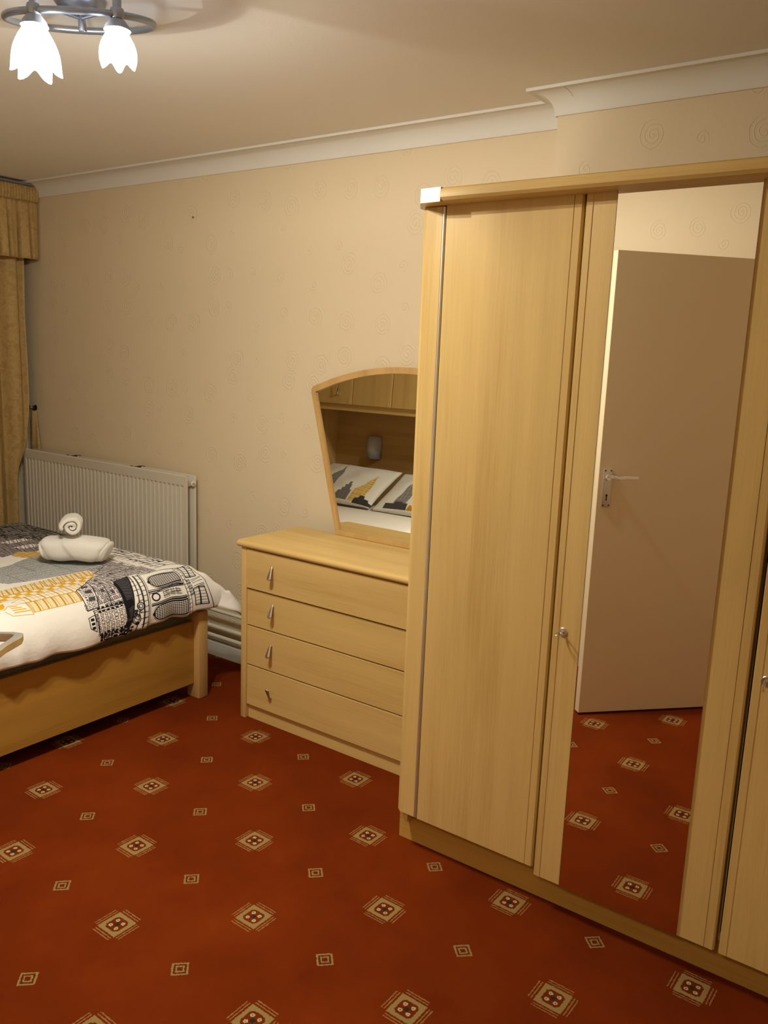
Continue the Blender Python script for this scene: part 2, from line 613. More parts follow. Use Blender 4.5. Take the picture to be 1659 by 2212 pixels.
def duvet_print():
    C = Canvas(1.80, 1.25, 1150, WHITE)
    # --- dense dark rows near the far corner
    dark = [(1.60, 0.0), (1.60, 0.40), (1.47, 0.50), (1.23, 0.52), (1.06, 0.40), (1.02, 0.14), (1.05, 0.0)]
    C.fill(dark, (0.66, 0.64, 0.62))
    C.hatch(dark, 0.25, 0.011, INK, 0.0055, 0.6, 0.10)
    C.hatch(dark, 1.35, 0.020, INK, 0.0050, 0.8, 0.25)
    C.windows(dark, 0.045, 0.06, INK, 'm', 0.55, 0.6, 0.004, 0.5, 0.3, 0.5)
    for k in range(22):
        x, y = rng.uniform(1.05, 1.55), rng.uniform(0.02, 0.45)
        C.line([(x, y), (x + rng.uniform(-.14, .14), y + rng.uniform(-.03, .03))], INK, 0.006)
    purple = [(1.23, 0.525), (1.06, 0.40), (0.80, 0.34), (0.74, 0.36), (0.80, 0.47), (0.868, 0.525), (0.898, 0.640), (0.886, 0.69), (0.96, 0.70), (1.10, 0.66), (1.25, 0.72)]
    C.fill(purple, (0.70, 0.67, 0.66))
    C.hatch(purple, 0.15, 0.010, PURP, 0.0045, 0.7, 0.08)
    C.hatch(purple, 1.45, 0.017, PURP, 0.0045, 0.7, 0.12)
    C.line([(1.23, .525), (1.06, .40), (.80, .34)], INK, 0.004)
    for k in range(3):
        x = 1.14 - k * 0.12
        q = [(x, 0.44 + .02 * k), (x - .055, 0.42 + .02 * k), (x - .06, 0.55), (x - .01, 0.57)]
        C.fill(q, WHITE)
        C.hatch(q, 1.2, 0.012, PURP, 0.003)
        C.line(q, PURP, 0.002, True)
    yb = [(0.885, 0.650), (0.930, 0.590), (0.87, 0.520), (0.80, 0.535), (0.80, 0.600), (0.83, 0.630)]
    C.fill(yb, (0.88, 0.78, 0.52))
    C.hatch(yb, 0.3, 0.010, YELD, 0.004)
    C.hatch(yb, 1.5, 0.016, YELD, 0.003)
    # --- grey stepped tower
    grey = [(0.735, 0.80), (0.752, 0.725), (0.780, 0.675), (0.805, 0.62), (0.815, 0.54), (0.76, 0.47), (0.62, 0.44), (0.47, 0.47), (0.475, 0.70), (0.490, 0.82), (0.506, 0.885), (0.549, 0.905), (0.60, 1.02), (0.66, 1.06), (0.70, 0.95)]
    C.fill(grey, (0.76, 0.76, 0.75))
    C.windows(grey, 0.0105, 0.0135, GREY, 'm', 0.60, 0.62, 0.0024, 0.3)
    C.hatch(grey, 0.0, 0.033, (0.45, 0.45, 0.47), 0.0022, 0.15)
    C.line(grey, (0.42, 0.42, 0.44), 0.0028, True)
    for t0, s0, s1 in ((0.60, .48, .80), (0.71, .60, .75), (0.82, .49, .62), (0.56, .62, .81), (0.90, .55, .70)):
        C.line([(s0, t0), (s1, t0 + 0.006)], (0.38, 0.38, 0.40), 0.003)
    # --- white / black street blocks along the foot edge, beside the towels
    F = [(0.80, 0.0), (0.80, 0.34), (0.60, 0.375), (0.36, 0.385), (0.25, 0.28), (0.22, 0.20), (0.22, 0.05)]
    C.fill(F, WHITE)
    for i in range(15):
        s0 = 0.25 + i * 0.037
        ln = [(s0 + 0.10 * (t - .0) + 0.006 * math.sin(t * 25 + i), t) for t in np.linspace(0.10, 0.35, 8)]
        C.line(ln, INK, 0.0045)
        for j in range(8):
            t = 0.11 + j * 0.030 + rng.uniform(-.004, .004)
            x = s0 + 0.10 * t
            if rng.random() < .8:
                C.line([(x, t), (x + .033, t + rng.uniform(-.006, .006))], INK, rng.choice([.003, .0045, .008]))
            if rng.random() < .22:
                C.fill([(x + .005, t + .004), (x + .020, t + .003), (x + .022, t + .012), (x + .006, t + .013)], INK)
            if rng.random() < .25:
                C.hatch([(x + .004, t + .003), (x + .030, t + .003), (x + .031, t + .024), (x + .005, t + .024)], 0.0, 0.006, INK, 0.002)
    strip = [(0.80, 0.335), (0.60, 0.37), (0.37, 0.385), (0.36, 0.41), (0.47, 0.47), (0.62, 0.44), (0.76, 0.46)]
    C.fill(strip, (0.82, 0.79, 0.77))
    C.hatch(strip, 0.1, 0.008, PURP, 0.003, .5)
    C.hatch(strip, 1.5, 0.012, PURP, 0.0035, .5)
    for k in range(5):
        x = .74 - .075 * k
        q = [(x, .375), (x - .045, .38), (x - .05, .41), (x - .005, .405)]
        C.fill(q, WHITE); C.hatch(q, .4, .008, PURP, .0022)
    # --- yellow tower, lying along the bed
    y1 = [(0.400, 0.520), (0.467, 0.550), (0.463, 0.73), (0.435, 0.97), (0.41, 1.15), (0.352, 1.15), (0.36, 0.95), (0.375, 0.70)]
    C.fill(y1, (0.93, 0.87, 0.72))
    C.hatch(y1, 1.25, 0.0125, YELD, 0.0038, .4)
    C.hatch(y1, 0.0, 0.024, YELD, 0.0020, .2)
    y2 = [(0.335, 0.600), (0.398, 0.520), (0.376, 0.70), (0.362, 0.95), (0.35, 1.15), (0.300, 1.15), (0.318, 0.95), (0.330, 0.75)]
    C.fill(y2, (0.945, 0.90, 0.78))
    n = 25
    for i in range(n):
        t = 0.53 + i * 0.0245
        sb, st_ = 0.338 - (t - .55) * .062, 0.392 - (t - .55) * .070
        mid = (sb + st_) / 2
        a, b_ = (sb, mid) if i % 2 else (mid, st_)
        C.fill([(a, t), (b_, t), (b_, t + .0245), (a, t + .0245)], YEL)
    for s0 in (0.400, 0.336):
        C.line([(s0, .52 + (.40 - s0)), (s0 - .043, 1.15)], YELD, 0.003)
    C.line([(0.366, .55), (0.325, 1.15)], YELD, 0.002)
    y4 = [(0.250, 0.640), (0.318, 0.630), (0.312, 0.80), (0.300, 0.96), (0.275, 1.005), (0.250, 0.97)]
    C.fill(y4, (0.945, 0.915, 0.83))
    C.line(y4, YELD, 0.0028, True)
    for i in range(17):
        t = 0.645 + i * 0.0195
        w_ = 0.0022 if i % 3 else 0.006
        C.line([(0.252, t + .004), (0.314 - max(0, t - .9) * .2, t)], YELD, w_)
    C.line([(0.283, .64), (0.276, .98)], YELD, 0.0022)
    y5 = [(0.185, 0.765), (0.246, 0.745), (0.247, 0.965), (0.185, 0.965)]
    C.fill(y5, (0.94, 0.905, 0.80))
    for i in range(6):
        t = 0.765 + i * 0.034
        C.fill([(0.186, t), (0.246, t - .006), (0.246, t + .002), (0.186, t + .007)], YELD)
        for j in range(9):
            s0 = .190 + j * .0065
            C.line([(s0, t + .008), (s0, t + .028)], YELD, 0.0017)
        C.line([(0.186, t + .026), (0.246, t + .022)], YELD, 0.002)
    C.line(y5, YELD, 0.0025, True)
    tip = [(0.178, .970), (0.247, .968), (0.252, 1.03), (0.225, 1.065), (0.190, 1.045)]
    C.line(tip, YELD, 0.0025, True)
    for k in range(4):
        s0 = .20 + k * .013
        C.line([(s0, .975 + .01 * k), (s0 + .004, 1.03)], YEL, 0.006)
    y6 = [(0.250, 1.045), (0.325, 1.02), (0.335, 1.16), (0.225, 1.16), (0.214, 1.08)]
    C.fill(y6, YEL)
    C.windows(y6, 0.030, 0.035, WHITE, 'f', 0.6, 0.6, ang=.1)
    # --- dark grey window blocks right of the yellow tower
    G = [(0.47, 0.47), (0.364, 0.392), (0.262, 0.360), (0.246, 0.40), (0.262, 0.546), (0.130, 0.600), (0.136, 0.716), (0.226, 0.695), (0.313, 0.665), (0.352, 0.612), (0.400, 0.565), (0.480, 0.545)]
    C.fill(G, (0.87, 0.84, 0.82))
    C.windows(G, 0.0215, 0.0250, PURP, 'x', 0.68, 0.68, 0.0030, 0.3, 0.05)
    C.hatch(G, 0.05, 0.0215, PURP, 0.0016, .15)
    for a, b_ in (((.47, .47), (.40, .565)), ((.40, .44), (.352, .612)), ((.36, .392), (.33, .56)), ((.262, .546), (.31, .56)), ((.136, .66), (.24, .64)), ((.30, .40), (.47, .53))):
        C.line([a, b_], INK, 0.003)
    for x, y in ((.30, .62), (.255, .63), (.20, .655), (.18, .62), (.34, .52)):
        C.fill([(x, y), (x + .02, y), (x + .02, y + .014), (x, y + .014)], PURP)
    C.line([(0.136, 0.716), (0.226, 0.695), (0.313, 0.672), (0.352, 0.612)], INK, 0.003)
    H = [(0.250, 0.755), (0.308, 0.668), (0.226, 0.692), (0.138, 0.716), (0.136, 0.768)]
    C.fill(H, WHITE)
    C.windows(H, 0.013, 0.016, PURP, 'm', 0.62, 0.66, 0.0022, 0.2, -.1)
    for k in range(3):
        x = .255 - k * .042
        C.fill([(x, .700 + k * .008), (x + .020, .692 + k * .008), (x + .022, .72 + k * .008), (x + .002, .728 + k * .008)], PURP)
    C.line(H, INK, 0.0035, True)
    I_ = [(0.130, 0.745), (0.128, 0.600), (0.041, 0.585), (0.008, 0.600), (0.0, 0.70), (0.033, 0.735)]
    C.fill(I_, (0.93, 0.90, 0.87))
    C.windows(I_, 0.014, 0.021, PURP, 'o', 0.62, 0.60, 0.0024, 0.25, 0.02)
    C.windows([(0.02, .74), (.035, .735), (.04, .59), (.012, .59)], 0.014, 0.018, INK, 'f', 0.6, 0.6, jit=.3)
    C.windows([(0.118, .74), (.136, .74), (.136, .60), (.118, .60)], 0.014, 0.020, INK, 'f', 0.65, 0.6, jit=.3)
    C.line(I_, INK, 0.003, True)
    C.line([(0.115, .735), (.033, .735)], INK, 0.003)
    bay = [(0.114, 0.745), (0.108, 0.775), (0.068, 0.775), (0.050, 0.748)]
    C.fill(bay, WHITE)
    for k in range(3):
        C.fill([(0.062 + k * .016, .752), (0.072 + k * .016, .752), (0.072 + k * .016, .768), (0.062 + k * .016, .768)], INK)
    C.line(bay, INK, 0.0028, True)
    low = [(0.0, 0.60), (0.035, 0.60), (0.03, 0.74), (0.0, 0.74)]
    C.windows(low, 0.016, 0.022, INK, 'm', 0.7, 0.7, 0.003)
    # --- arched facade
    K = [(0.262, 0.505), (0.246, 0.385), (0.234, 0.268), (0.20, 0.205), (0.130, 0.185), (0.0, 0.19), (0.0, 0.555), (0.06, 0.575)]
    C.fill(K, WHITE)
    J = [(0.246, 0.585), (0.262, 0.512), (0.20, 0.535), (0.112, 0.560), (0.045, 0.580), (0.02, 0.605), (0.09, 0.605), (0.18, 0.600)]
    C.fill(J, (0.42, 0.41, 0.43))
    C.hatch(J, 0.15, 0.0055, INK, 0.0036, .6)
    C.fill([(0.246, .585), (.23, .60), (.13, .604), (.06, .603), (.06, .590), (.15, .588)], INK)
    C.fill([(0.135, .56), (.105, .562), (.10, .60), (.13, .60)], INK)
    C.line(J, INK, 0.005, True)
    C.ell(0.262, 0.575, 0.010, 0.012, INK, 0.003)
    # cornice bands running across
    C.line([(0.255, 0.508), (0.0, 0.560)], INK, 0.004)
    C.line([(0.252, 0.490), (0.0, 0.535)], INK, 0.003)
    for i in range(10):
        s0 = 0.238 - i * .024
        C.line([(s0, .512), (s0 - .001, .540)], INK, 0.0024)
    for i in range(34):
        s0 = 0.25 - i * .0072
        C.ell(s0, .492 + (0.25 - s0) * .17, .003, .003, INK, .0022)
    C.line([(0.250, 0.470), (0.0, 0.508)], INK, 0.0045)
    C.line([(0.250, 0.462), (0.0, 0.499)], INK, 0.0022)
    for i in range(11):
        s0 = 0.242 - i * .022
        C.line([(s0, .472 + (0.25 - s0) * .15), (s0, .488 + (.25 - s0) * .17)], INK, 0.0022)
    def arch(sc, hw, tb, tt):
        p = [(sc - hw, tb), (sc - hw, tt - hw * 1.2)]
        for a in np.linspace(math.pi, 0, 13):
            p.append((sc + hw * math.cos(a), tt - hw * 1.2 + hw * 1.2 * math.sin(a)))
        p += [(sc + hw, tb)]
        C.fill(p, (0.90, 0.88, 0.85))
        for i in range(9):
            s0 = sc - hw + (i + .5) * hw * 2 / 9
            C.line([(s0, tb), (s0 + .001, tt - hw * 1.2 + math.sqrt(max(0, hw * hw - (s0 - sc) ** 2)) * 1.2)], INK, 0.0024)
        k = 0
        t = tb
        while t < tt - .004:
            hw2 = hw if t < tt - hw * 1.2 else hw * math.sqrt(max(0, 1 - ((t - (tt - hw * 1.2)) / (hw * 1.2)) ** 2))
            C.line([(sc - hw2, t), (sc + hw2, t + .001)], INK, 0.0022)
            t += 0.0105
        C.line(p, INK, 0.0042, True)
        C.line([(x + (0.005 if x > sc else -0.005), y + .003) for x, y in p], INK, 0.0018)
        C.ell(sc, tt + .002, .006, .005, INK, .003, INK)
    arch(0.185, 0.030, 0.305, 0.452)
    arch(0.044, 0.032, 0.300, 0.470)
    # middle bay between arches
    for s0, w_ in ((0.143, .005), (0.136, .003), (0.092, .0035), (0.085, .006), (0.150, .0025)):
        C.line([(s0, .30), (s0 - .004, .478)], INK, w_)
    C.ell(0.114, 0.452, 0.016, 0.017, INK, 0.006, WHITE)
    q = [(0.130, .32), (.100, .32), (.098, .415), (.128, .415)]
    C.hatch(q, 0, 0.006, INK, 0.002); C.hatch(q, math.pi / 2, 0.009, INK, 0.002)
    C.hatch([(0.148, .30), (.137, .30), (.134, .44), (.145, .44)], 0, .0035, INK, .002)
    # outer end: pediment blocks
    C.line([(0.236, 0.297), (0.0, 0.292)], INK, 0.003)
    C.line([(0.236, 0.283), (0.0, 0.278)], INK, 0.0022)
    for i in range(13):
        s0 = .228 - i * .018
        C.line([(s0, .296), (s0, .282)], INK, .002)
    C.hatch([(0.155, .26), (.075, .26), (.075, .282), (.155, .282)], 0.0, 0.0045, INK, 0.0022, .3)
    for (a, b_, c_, d_) in ((.232, .165, .215, .274), (.105, .030, .205, .262)):
        q = [(a, d_), (b_, d_), (b_, c_), (a, c_)]
        C.fill(q, WHITE)
        C.line(q, INK, .0042, True)
        for i in range(6):
            s0 = a - (a - b_) * (i + .5) / 6
            C.line([(s0, d_), (s0 + .002, c_)], INK, .0017)
        C.line([(a, (c_ + d_) / 2), (b_, (c_ + d_) / 2 + .004)], INK, .006)
    C.hatch([(.16, .20), (.108, .20), (.108, .256), (.16, .256)], .08, .012, INK, .0024, .3)
    C.line([(0.250, .48), (.236, .268), (.20, .205), (.13, .187), (0, .19)], INK, .003)
    # statue and clock on the ledge
    C.ell(0.048, 0.560, 0.019, 0.017, INK, 0.004, WHITE)
    C.ell(0.048, 0.560, 0.013, 0.012, INK, 0.002)
    for a in range(12):
        t = a * math.pi / 6
        C.line([(0.048 + .009 * math.cos(t), .56 + .009 * math.sin(t)), (.048 + .013 * math.cos(t), .56 + .012 * math.sin(t))], INK, .002)
    C.line([(0.048, .56), (.055, .566)], INK, .0025); C.line([(0.048, .56), (.044, .551)], INK, .0025)
    C.ell(0.096, 0.535, 0.015, 0.015, INK, 0.004, WHITE)
    C.ell(0.096, 0.535, 0.008, 0.008, INK, 0.003)
    for k in range(26):
        x, y = rng.normal(.034, .017), rng.normal(.596, .012)
        C.ell(max(x, .002), y, rng.uniform(.002, .006), rng.uniform(.003, .008), INK, .003, INK)
    for k in range(14):
        x, y = rng.normal(.074, .012), rng.normal(.556, .010)
        C.ell(x, y, .004, .004, INK, .0022)
    # loose strokes near the pillow end and a plain hem
    C.line([(1.30, 1.14), (1.27, 1.17), (1.255, 1.18)], INK, .008)
    C.line([(1.45, 1.13), (1.43, 1.136)], INK, .006)
    C.a[int(1.19 * C.k):] = WHITE
    return C.image('duvet_city_print')

def pillow_print():
    C = Canvas(0.70, 0.48, 900, (0.91, 0.90, 0.88))
    g1 = [(0.08, 0.03), (0.20, 0.03), (0.20, 0.10), (0.195, 0.26), (0.185, 0.33), (0.175, 0.345), (0.165, 0.42), (0.155, 0.345), (0.135, 0.32), (0.115, 0.26), (0.09, 0.10)]
    SH = .072
    sh = lambda P: [(x + SH, y_) for x, y_ in P]
    g1 = sh(g1)
    C.fill(g1, (0.52, 0.51, 0.50)); C.hatch(g1, 0.06, .010, (0.70, 0.69, 0.67), .003); C.hatch(g1, 1.6, .012, (0.42, .41, .40), .003)
    C.fill(sh([(0.02, .02), (0.22, .02), (0.22, .075), (.17, .075), (.17, .09), (.10, .09), (.10, .07), (.02, .07)]), (0.30, 0.29, 0.29))
    C.fill(sh([(0.225, .02), (.275, .02), (.265, .06), (.24, .065)]), YELD)
    g2 = [(0.27, .02), (0.40, .02), (.40, .12), (.385, .12), (.385, .17), (.37, .17), (.37, .20), (.35, .20), (.35, .16), (.33, .16), (.33, .13), (.31, .13), (.31, .10), (.29, .10)]
    g2 = sh(g2)
    C.fill(g2, (0.43, 0.42, 0.41)); C.hatch(g2, 0, .011, (0.56, .55, .54), .003)
    y = [(0.41, .02), (.545, .02), (.545, .16), (.535, .25), (.525, .29), (.515, .345), (.505, .29), (.48, .25), (.45, .18), (.425, .14)]
    y = sh(y)
    C.fill(y, (0.82, 0.66, 0.30)); C.hatch(y, 1.5, .016, (0.90, .82, .58), .005); C.hatch(y, .1, .022, (.90, .82, .58), .004)
    C.fill(sh([(0.46, .01), (.66, .01), (.64, .035), (.60, .04), (.59, .06), (.555, .06), (.55, .085), (.51, .085), (.50, .06), (.47, .055)]), (0.27, .26, .27))
    return C.image('pillow_tower_print')

DUVET_MAT = print_mat('city_print_cotton', duvet_print())
PILLOW_MAT = print_mat('tower_print_cotton', pillow_print())

# ================================================================== SETTING
XW, XE, YN, YS, ZC = -2.70, 2.32, 1.318, -1.393, 2.397
YB, XB = 1.175, 0.697          # chimney breast face and its corner
DX0, DX1 = 1.187, 2.060        # doorway in the south wall

struct('floor', bx(XW - .1, XE + .1, YS - 1.3, YN + .1, -0.08, 0.0), CARPET)
struct('ceiling', bx(XW - .1, XE + .1, YS - 1.3, YN + .1, ZC, ZC + .08), CEIL)
bm = BM()
prism(bm, [(XW - .1, YN), (XB, YN), (XB, YB), (XE + .1, YB), (XE + .1, YN + .12), (XW - .1, YN + .12)], 'z', 0, ZC)
struct('wall_north', bm, WALLPAPER)
struct('wall_west', bx(XW - .1, XW, YS - .1, YN, 0, ZC), WALLPAPER)
struct('wall_east', bx(XE, XE + .1, YS - 1.3, YB, 0, ZC), WALLPAPER)
bm = BM()
box(bm, XW, DX0 - .03, YS - .11, YS, 0, ZC)
box(bm, DX1 + .03, XE, YS - .11, YS, 0, ZC)
box(bm, DX0 - .03, DX1 + .03, YS - .11, YS, 2.03, ZC)
struct('wall_south', bm, WALLPAPER)
bm = BM()
box(bm, DX0 - .03, DX0, YS - .11, YS + .004, 0, 2.03)
box(bm, DX1, DX1 + .03, YS - .11, YS + .004, 0, 2.03)
box(bm, DX0, DX1, YS - .11, YS + .004, 2.0, 2.03)
struct('trim_2', bm, PAINT_W)

# plaster cove with mitred corner round the chimney breast
def cove():
    D = 0.076
    prof = [(0.0, -D), (0.007, -D), (0.009, -D + .004)]
    for a in np.linspace(0.10, math.pi / 2 - .10, 9):
        prof.append((D - 0.006 - (D - .014) * math.cos(a), -D + .006 + (D - .014) * math.sin(a)))
    prof += [(D - .006, -.0095), (D + .004, -.0095), (D + .004, 0.0), (0.0, 0.0)]
    path = [(XW, YN), (XB, YN), (XB, YB), (XE, YB)]
    offs = [(0, -1), (-1, -1), (-1, -1), (0, -1)]
    bm = BM()
    rings = [[bm.verts.new((px + ox * d, py + oy * d, ZC + z)) for d, z in prof] for (px, py), (ox, oy) in zip(path, offs)]
    n = len(prof)
    for A, B in zip(rings, rings[1:]):
        for j in range(n):
            bm.faces.new((A[j], A[(j + 1) % n], B[(j + 1) % n], B[j]))
    bm.faces.new(rings[0]); bm.faces.new(rings[-1][::-1])
    return bm
cv = struct('trim_1', cove(), COVE, 35)
bm = BM()
pts = []
for k, a in enumerate(np.linspace(math.pi / 2 - .10, .75, 10)):
    D = .076
    d, z = D - .006 - (D - .014) * math.cos(a), -D + .006 + (D - .014) * math.sin(a)
    pts.append(Vector((.742 + .0016 * k + .0012 * math.sin(k * 2.1), YB - d, ZC + z)))
tube(bm, pts, .0007, 6)
mk('crack', bm, new_mat('crack_line', (.30, .24, .18), .9)[0], cv)  # dark grey-beige line along the crack in the cove
bm = BM()
prism(bm, [(YN, 0), (YN - .020, 0), (YN - .020, .070), (YN - .013, .082), (YN, .084)], 'x', XW, XB)
struct('baseboard_north', bm, PAINT_W)

# open room door, seen in the wardrobe mirror; its lever pokes into view at the left edge
HINGE = Vector((1.198, -1.380, 0))
LATCH = Vector((0.679, -0.825, 0))
DR = (HINGE - LATCH).normalized()
NN = Vector((-DR.y, DR.x, 0))
if NN.x < 0: NN = -NN
DM = Matrix((DR, NN, Vector((0, 0, 1)))).transposed().to_4x4()
DM.translation = LATCH
LEN = (HINGE - LATCH).length
bm = BM()
box(bm, 0, LEN, -.038, 0, .010, 1.985, .0015, 1, DM)
door = struct('door_1', bm, DOOR_PAINT)
def door_furniture(side):
    hz = 1.065
    f0 = 0.0 if side > 0 else -.038
    T = lambda a, n, z: DM @ Vector((a, f0 + side * n, z))
    bm = BM()
    vs = box(bm, .020, .060, min(f0, f0 + side * .006), max(f0, f0 + side * .006), hz - .125, hz + .038, .003, 2, DM)
    plate = mk('handle_plate', bm, ALU, door, 40)
    bm = BM()
    for a, z in ((.027, hz - .117), (.053, hz - .117), (.027, hz + .030), (.053, hz + .030)):
        lathe(bm, [(0, .0062), (.0035, .0066), (.0038, .006)], T(a, 0, z), NN * side, 10)
    mk('screw', bm, DARK_METAL, plate, 40)
    bm = BM()
    lathe(bm, [(0, .0066), (.005, .0066), (.005, .0055)], T(.040, 0, hz - .075), NN * side, 14)
    box(bm, .0375, .0425, min(f0 + side * .0052, f0 + side * .0066), max(f0 + side * .0052, f0 + side * .0066), hz - .098, hz - .075, 0, 1, DM)
    mk('keyhole', bm, BLACK, plate)
    # lever: flat bar that comes straight out, turns a sharp corner and sweeps back along the door
    ctr = [(.040, .004), (.040, .040), (.041, .072), (.046, .082), (.058, .0835), (.075, .080), (.095, .075), (.120, .072), (.142, .071)]
    wid = [.0060, .0058, .0060, .0075, .0075, .0062, .0055, .0052, .0048]
    bm = BM()
    pts = [T(a, n, hz + (.010 if side > 0 else 0)) for a, n in ctr]
    fr = frames(pts, Vector((0, 0, 1)))
    rings = []
    for p, (t, s, u), w_ in zip(pts, fr, wid):
        hh = .0068
        pr_ = [(-w_, -hh + .002), (-w_ + .002, -hh), (w_ - .002, -hh), (w_, -hh + .002), (w_, hh - .0015), (w_ - .0015, hh), (-w_ + .0015, hh), (-w_, hh - .0015)]
        rings.append([bm.verts.new(p + s * a + u * b_) for a, b_ in pr_])
    for A, B in zip(rings, rings[1:]):
        for j in range(8):
            bm.faces.new((A[j], A[(j + 1) % 8], B[(j + 1) % 8], B[j]))
    bm.faces.new(rings[0]); bm.faces.new(rings[-1])
    lathe(bm, [(.0, .0), (.013, .0), (.013, .008), (.011, .010), (0, .010)], T(.040, .004, hz), NN * side, 20)
    mk('lever_handle', bm, CHROME, door, 35)
door_furniture(1)
door_furniture(-1)

# ================================================================== WARDROBE
YD = 0.520      # face of the doors
wx0, wx1 = 0.622, 2.125
t = thing('wardrobe', (1.37, .85, 0), 'tall beech-effect wardrobe with a full-length mirror door, right of the chest of drawers', 'wardrobe')
bm = BM()
box(bm, wx0 + .012, wx0 + .030, YD + .022, 1.165, .08, 1.945)
box(bm, wx1 - .018, wx1, YD + .022, 1.165, .08, 1.945)
box(bm, wx0 + .03, wx1 - .018, 1.150, 1.165, .08, 1.945)
box(bm, wx0 + .03, wx1 - .018, YD + .030, 1.150, .115, .133)
box(bm, wx0 + .03, wx1 - .018, YD + .030, 1.150, 1.927, 1.945)
box(bm, 1.078, 1.096, YD + .030, 1.150, .133, 1.927)
box(bm, 1.584, 1.602, YD + .030, 1.150, .133, 1.927)
mk('carcass', bm, WOOD_V, t)
mk('plinth', bx(.603, wx1 - .01, .572, .590, 0, .118, .001, 1), WOOD_PLINTH_SHADE, t)
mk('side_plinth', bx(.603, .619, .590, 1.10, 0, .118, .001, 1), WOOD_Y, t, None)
# corner post strip with a light bevelled edge
bm = BM()
prism(bm, [(wx0, YD + .022), (wx0, YD + .012), (wx0 + .015, YD), (.6885, YD), (.6885, YD + .022)], 'z', .122, 1.941)
mk('corner_strip', bm, WOOD_V, t, 20)
bm = BM()
tube(bm, [(.6935, YD + .002, .123), (.6935, YD + .002, 1.940)], .0046, 10)
tag(mk('metal_trim', bm, ALU, t, 60), 'thin silver edging strip')
# cornice board with a clipped front corner
def cornice():
    prof = [(0.018, 0), (.006, .0025), (0, .010), (0, .025), (.004, .032), (.012, .036)]
    bm = BM()
    z0 = 1.943
    rings = []
    for ins, dz in prof:
        P = [(.604, 1.165), (.604, .560), (.716, .560), (.716, .458 + ins), (wx1 + .04 - ins, .458 + ins), (wx1 + .04 - ins, 1.165)]
        rings.append([bm.verts.new(Vector((x, y, z0 + dz))) for x, y in P])
    for A, B in zip(rings, rings[1:]):
        for j in range(6):
            k = (j + 1) % 6
            bm.faces.new((A[j], A[k], B[k], B[j]))
    bm.faces.new(rings[0][::-1]); bm.faces.new(rings[-1])
    return bm
# flat-faced end block whose front leans back a touch and catches the lamp
bm = BM()
lo = [(.7165, .459), (.652, .4625), (.604, .536), (.604, .560), (.7165, .560)]
hi = [(.7165, .4605), (.652, .4640), (.606, .536), (.606, .560), (.7165, .560)]
A = [bm.verts.new((x, y, 1.9425)) for x, y in lo]; B = [bm.verts.new((x, y, 1.9795)) for x, y in hi]
for j in range(5):
    bm.faces.new((A[j], A[(j + 1) % 5], B[(j + 1) % 5], B[j]))
bm.faces.new(A[::-1]); bm.faces.new(B)
tag(mk('end_block', bm, wood('glossy_beech', 'x', rough=.27, spec=.5), t, 20), 'glossy clipped end of the cornice')
mk('cornice', cornice(), WOOD_X, t, 32)

def wardrobe_door(x0, x1, yface, mirror=None, groove_r=True, groove_l=False, key=None, z0=.121, z1=1.949):
    bm = BM()
    d = .022
    pl = [(x0, yface + d), (x0, yface + .003)]
    if groove_l:
        pl += [(x0 + .002, yface), (x0 + .0185, yface - .0012), (x0 + .0200, yface + .0004), (x0 + .022, yface)]
    else:
        pl += [(x0 + .003, yface)]
    if groove_r:
        pl += [(x1 - .0262, yface), (x1 - .0256, yface + .0022), (x1 - .0246, yface + .0022), (x1 - .0240, yface), (x1 - .005, yface), (x1 - .001, yface + .006), (x1 - .001, yface + d)]
    else:
        pl += [(x1 - .003, yface), (x1, yface + .003), (x1, yface + d)]
    prism(bm, pl, 'z', z0, z1)
    o = mk('door', bm, WOOD_V, t, 20)
    if mirror:
        a, b_, c0, c1 = mirror
        mk('mirror_panel', bx(a, b_, yface - .0035, yface - .0002, c0, c1), MIRROR, o)
        bm = BM()
        box(bm, a - .0016, a, yface - .0030, yface, c0, c1)
        mk('mirror_edge', bm, DARK_EDGE, o)
    if key:
        kx, kz = key
        bm = BM()
        lathe(bm, [(0, 0), (.0125, 0), (.0125, .0015), (.011, .0028), (.0, .0030)], Vector((kx, yface, kz)), Vector((0, -1, 0)), 24)
        e = mk('lock_plate', bm, SATIN, o, 40)
    return o
wardrobe_door(.699, 1.096, YD)
d2 = wardrobe_door(1.103, 1.600, YD - .004, (1.184, 1.508, .104, 1.949), True, True, (1.134, .832), .104, 1.949)
d3 = wardrobe_door(1.610, 2.110, YD - .003, None, True, True, (1.640, .830), .103, 1.949)

def key(x, y, z, flat, label):
    k = thing('key', (x, y, z), label, 'key')
    bm = BM()
    tube(bm, [(x, y, z), (x - .0005, y - .010, z)], .0028, 10)
    mk('shaft', bm, SATIN, k, 50)
    bm = BM()
    n = 24
    c = Vector((x, y - .021, z)) if flat else Vector((x, y - .020, z - .004))
    pts = []
    for i in range(n):
        a = 2 * math.pi * i / n
        if flat: pts.append(c + Vector((.0085 * math.sin(a) - .002, .013 * math.cos(a), -.0025 * math.cos(a + math.pi) * 0)))
        else: pts.append(c + Vector((0, .011 * math.cos(a), .013 * math.sin(a))))
    sweep(bm, pts, [(.0022 * math.cos(q), .0014 * math.sin(q)) for q in np.linspace(0, 2 * math.pi, 9)[:-1]], Vector((0, 0, 1)) if flat else Vector((1, 0, 0)), True)
    mk('bow', bm, SATIN, k, 60)
key(1.134, YD - .0068, .832, True, 'small silver key turned flat in the mirror door lock of the wardrobe')
key(1.640, YD - .0058, .830, False, 'small silver key hanging upright in the lock of the rightmost wardrobe door')

